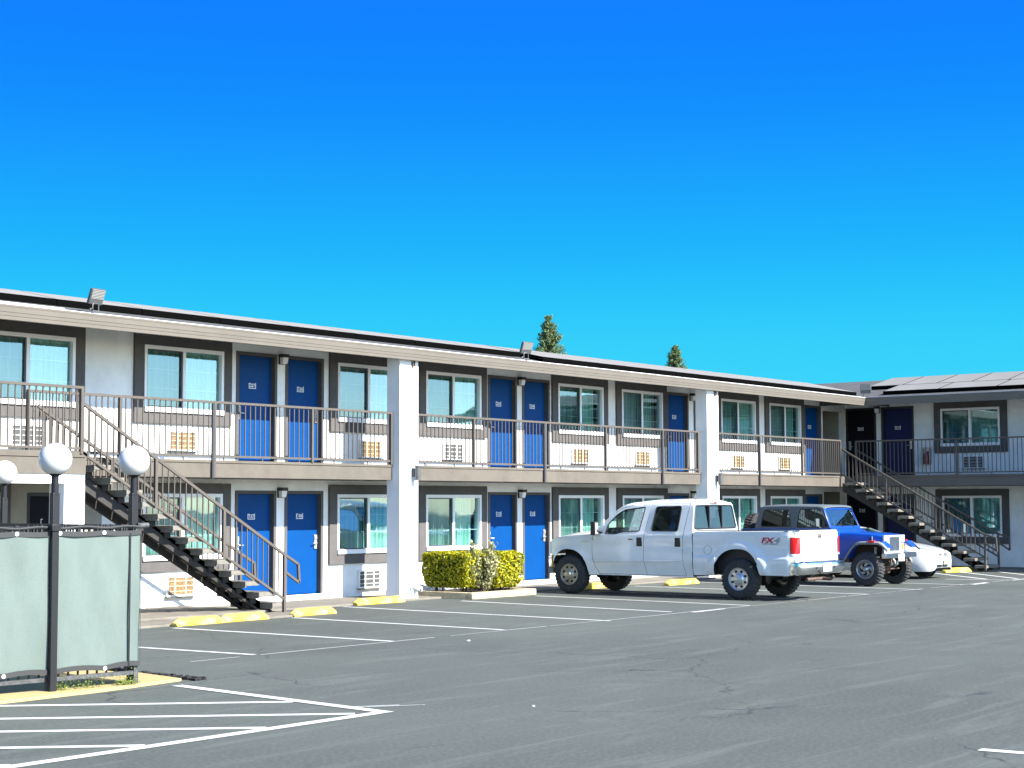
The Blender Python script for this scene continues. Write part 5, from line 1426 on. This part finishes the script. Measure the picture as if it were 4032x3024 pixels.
# ------------------------------------------------------------------ exposure and sky colours
EXPOSURE = 1.9; SKY_STRENGTH = .12; SKY_SAT = 1.15
_k = 1 / (SKY_STRENGTH * 2 ** EXPOSURE)
SKY = [c for c in ((.08, .75, .97), (.03, .63, .97), (.012, .46, .98), (.008, .27, 1.0), (.0, .17, 1.0))]
# ------------------------------------------------------------------ sun, sky, camera
sun = bpy.data.lights.new('sun', 'SUN'); sun.energy = 4.2; sun.angle = R(.53); sun.color = (1.0, .955, .88)
so = bpy.data.objects.new('sun', sun); col.objects.link(so); so.location = (20, -30, 30)
so.rotation_euler = (-SUN).to_track_quat('-Z', 'Y').to_euler()
w = bpy.data.worlds.new('World'); sc.world = w; w.use_nodes = True
nt = w.node_tree; N, L = nt.nodes, nt.links
for n in list(N): N.remove(n)
out = N.new('ShaderNodeOutputWorld'); bg = N.new('ShaderNodeBackground'); bg.inputs['Strength'].default_value = SKY_STRENGTH
sk = N.new('ShaderNodeTexSky'); sk.sky_type = 'NISHITA'; sk.sun_disc = False
sk.sun_elevation = math.asin(SUN.z); sk.sun_rotation = math.atan2(SUN.x, SUN.y)
sk.altitude = 200; sk.air_density = 1.0; sk.dust_density = .4; sk.ozone_density = 4.0
hs = N.new('ShaderNodeHueSaturation'); hs.inputs['Saturation'].default_value = SKY_SAT; hs.inputs['Value'].default_value = 1.0; hs.inputs['Hue'].default_value = .5
L.new(sk.outputs[0], hs.inputs['Color'])
# deep saturated blue of the clear sky away from the sun, towards cyan at the horizon
tc = N.new('ShaderNodeTexCoord'); sp = N.new('ShaderNodeSeparateXYZ'); L.new(tc.outputs['Generated'], sp.inputs[0])
cr_ = N.new('ShaderNodeValToRGB'); L.new(sp.outputs['Z'], cr_.inputs[0])
cr_.color_ramp.interpolation = 'B_SPLINE'
els = cr_.color_ramp.elements
els[0].position = .0; els[0].color = (*SKY[0], 1); els[1].position = .34; els[1].color = (*SKY[4], 1)
for p, c in ((.10, SKY[1]), (.155, SKY[2]), (.23, SKY[3])): e = els.new(p); e.color = (*c, 1)
e = els.new(.62); e.color = (.10, .30, .80, 1)
dt = N.new('ShaderNodeVectorMath'); dt.operation = 'DOT_PRODUCT'; dt.inputs[1].default_value = tuple(-Vector((SUN.x, SUN.y, 0)).normalized())
L.new(tc.outputs['Generated'], dt.inputs[0])
mr = N.new('ShaderNodeMapRange'); mr.inputs['From Min'].default_value = -.7; mr.inputs['From Max'].default_value = .05; mr.inputs['To Max'].default_value = 1.0
mr.interpolation_type = 'SMOOTHSTEP'
L.new(dt.outputs['Value'], mr.inputs['Value'])
mx = N.new('ShaderNodeMix'); mx.data_type = 'RGBA'; scl = N.new('ShaderNodeVectorMath'); scl.operation = 'SCALE'; scl.inputs['Scale'].default_value = _k; L.new(cr_.outputs[0], scl.inputs[0])
L.new(mr.outputs[0], mx.inputs['Factor']); L.new(hs.outputs[0], mx.inputs['A']); L.new(scl.outputs[0], mx.inputs['B'])
L.new(mx.outputs['Result'], bg.inputs['Color']); L.new(bg.outputs[0], out.inputs[0])

cam = bpy.data.cameras.new('camera'); co = bpy.data.objects.new('camera', cam); col.objects.link(co)
cam.sensor_width = 36; cam.lens = 6505.972 / 4032 * 36; cam.clip_start = .1; cam.clip_end = 2000
Rv = Vector((0.6162925735399574, -0.787511271263448, -0.003075944167945575)); Uv = Vector((-0.055358782558994145, -0.04721836881134987, 0.9973494025868673)); Fv = Vector((0.7855691369911895, 0.6144887495144425, 0.07269599526173594))
co.matrix_world = Matrix(((Rv.x, Uv.x, -Fv.x, 0), (Rv.y, Uv.y, -Fv.y, -22.51410561586668), (Rv.z, Uv.z, -Fv.z, 1.8213870518987356), (0, 0, 0, 1)))
sc.camera = co
sc.view_settings.view_transform = 'Standard'; sc.view_settings.look = 'None'; sc.view_settings.gamma = 1.0; sc.view_settings.exposure = EXPOSURE
sc.cycles.max_bounces = 8; sc.cycles.transparent_max_bounces = 16; sc.cycles.use_denoising = True
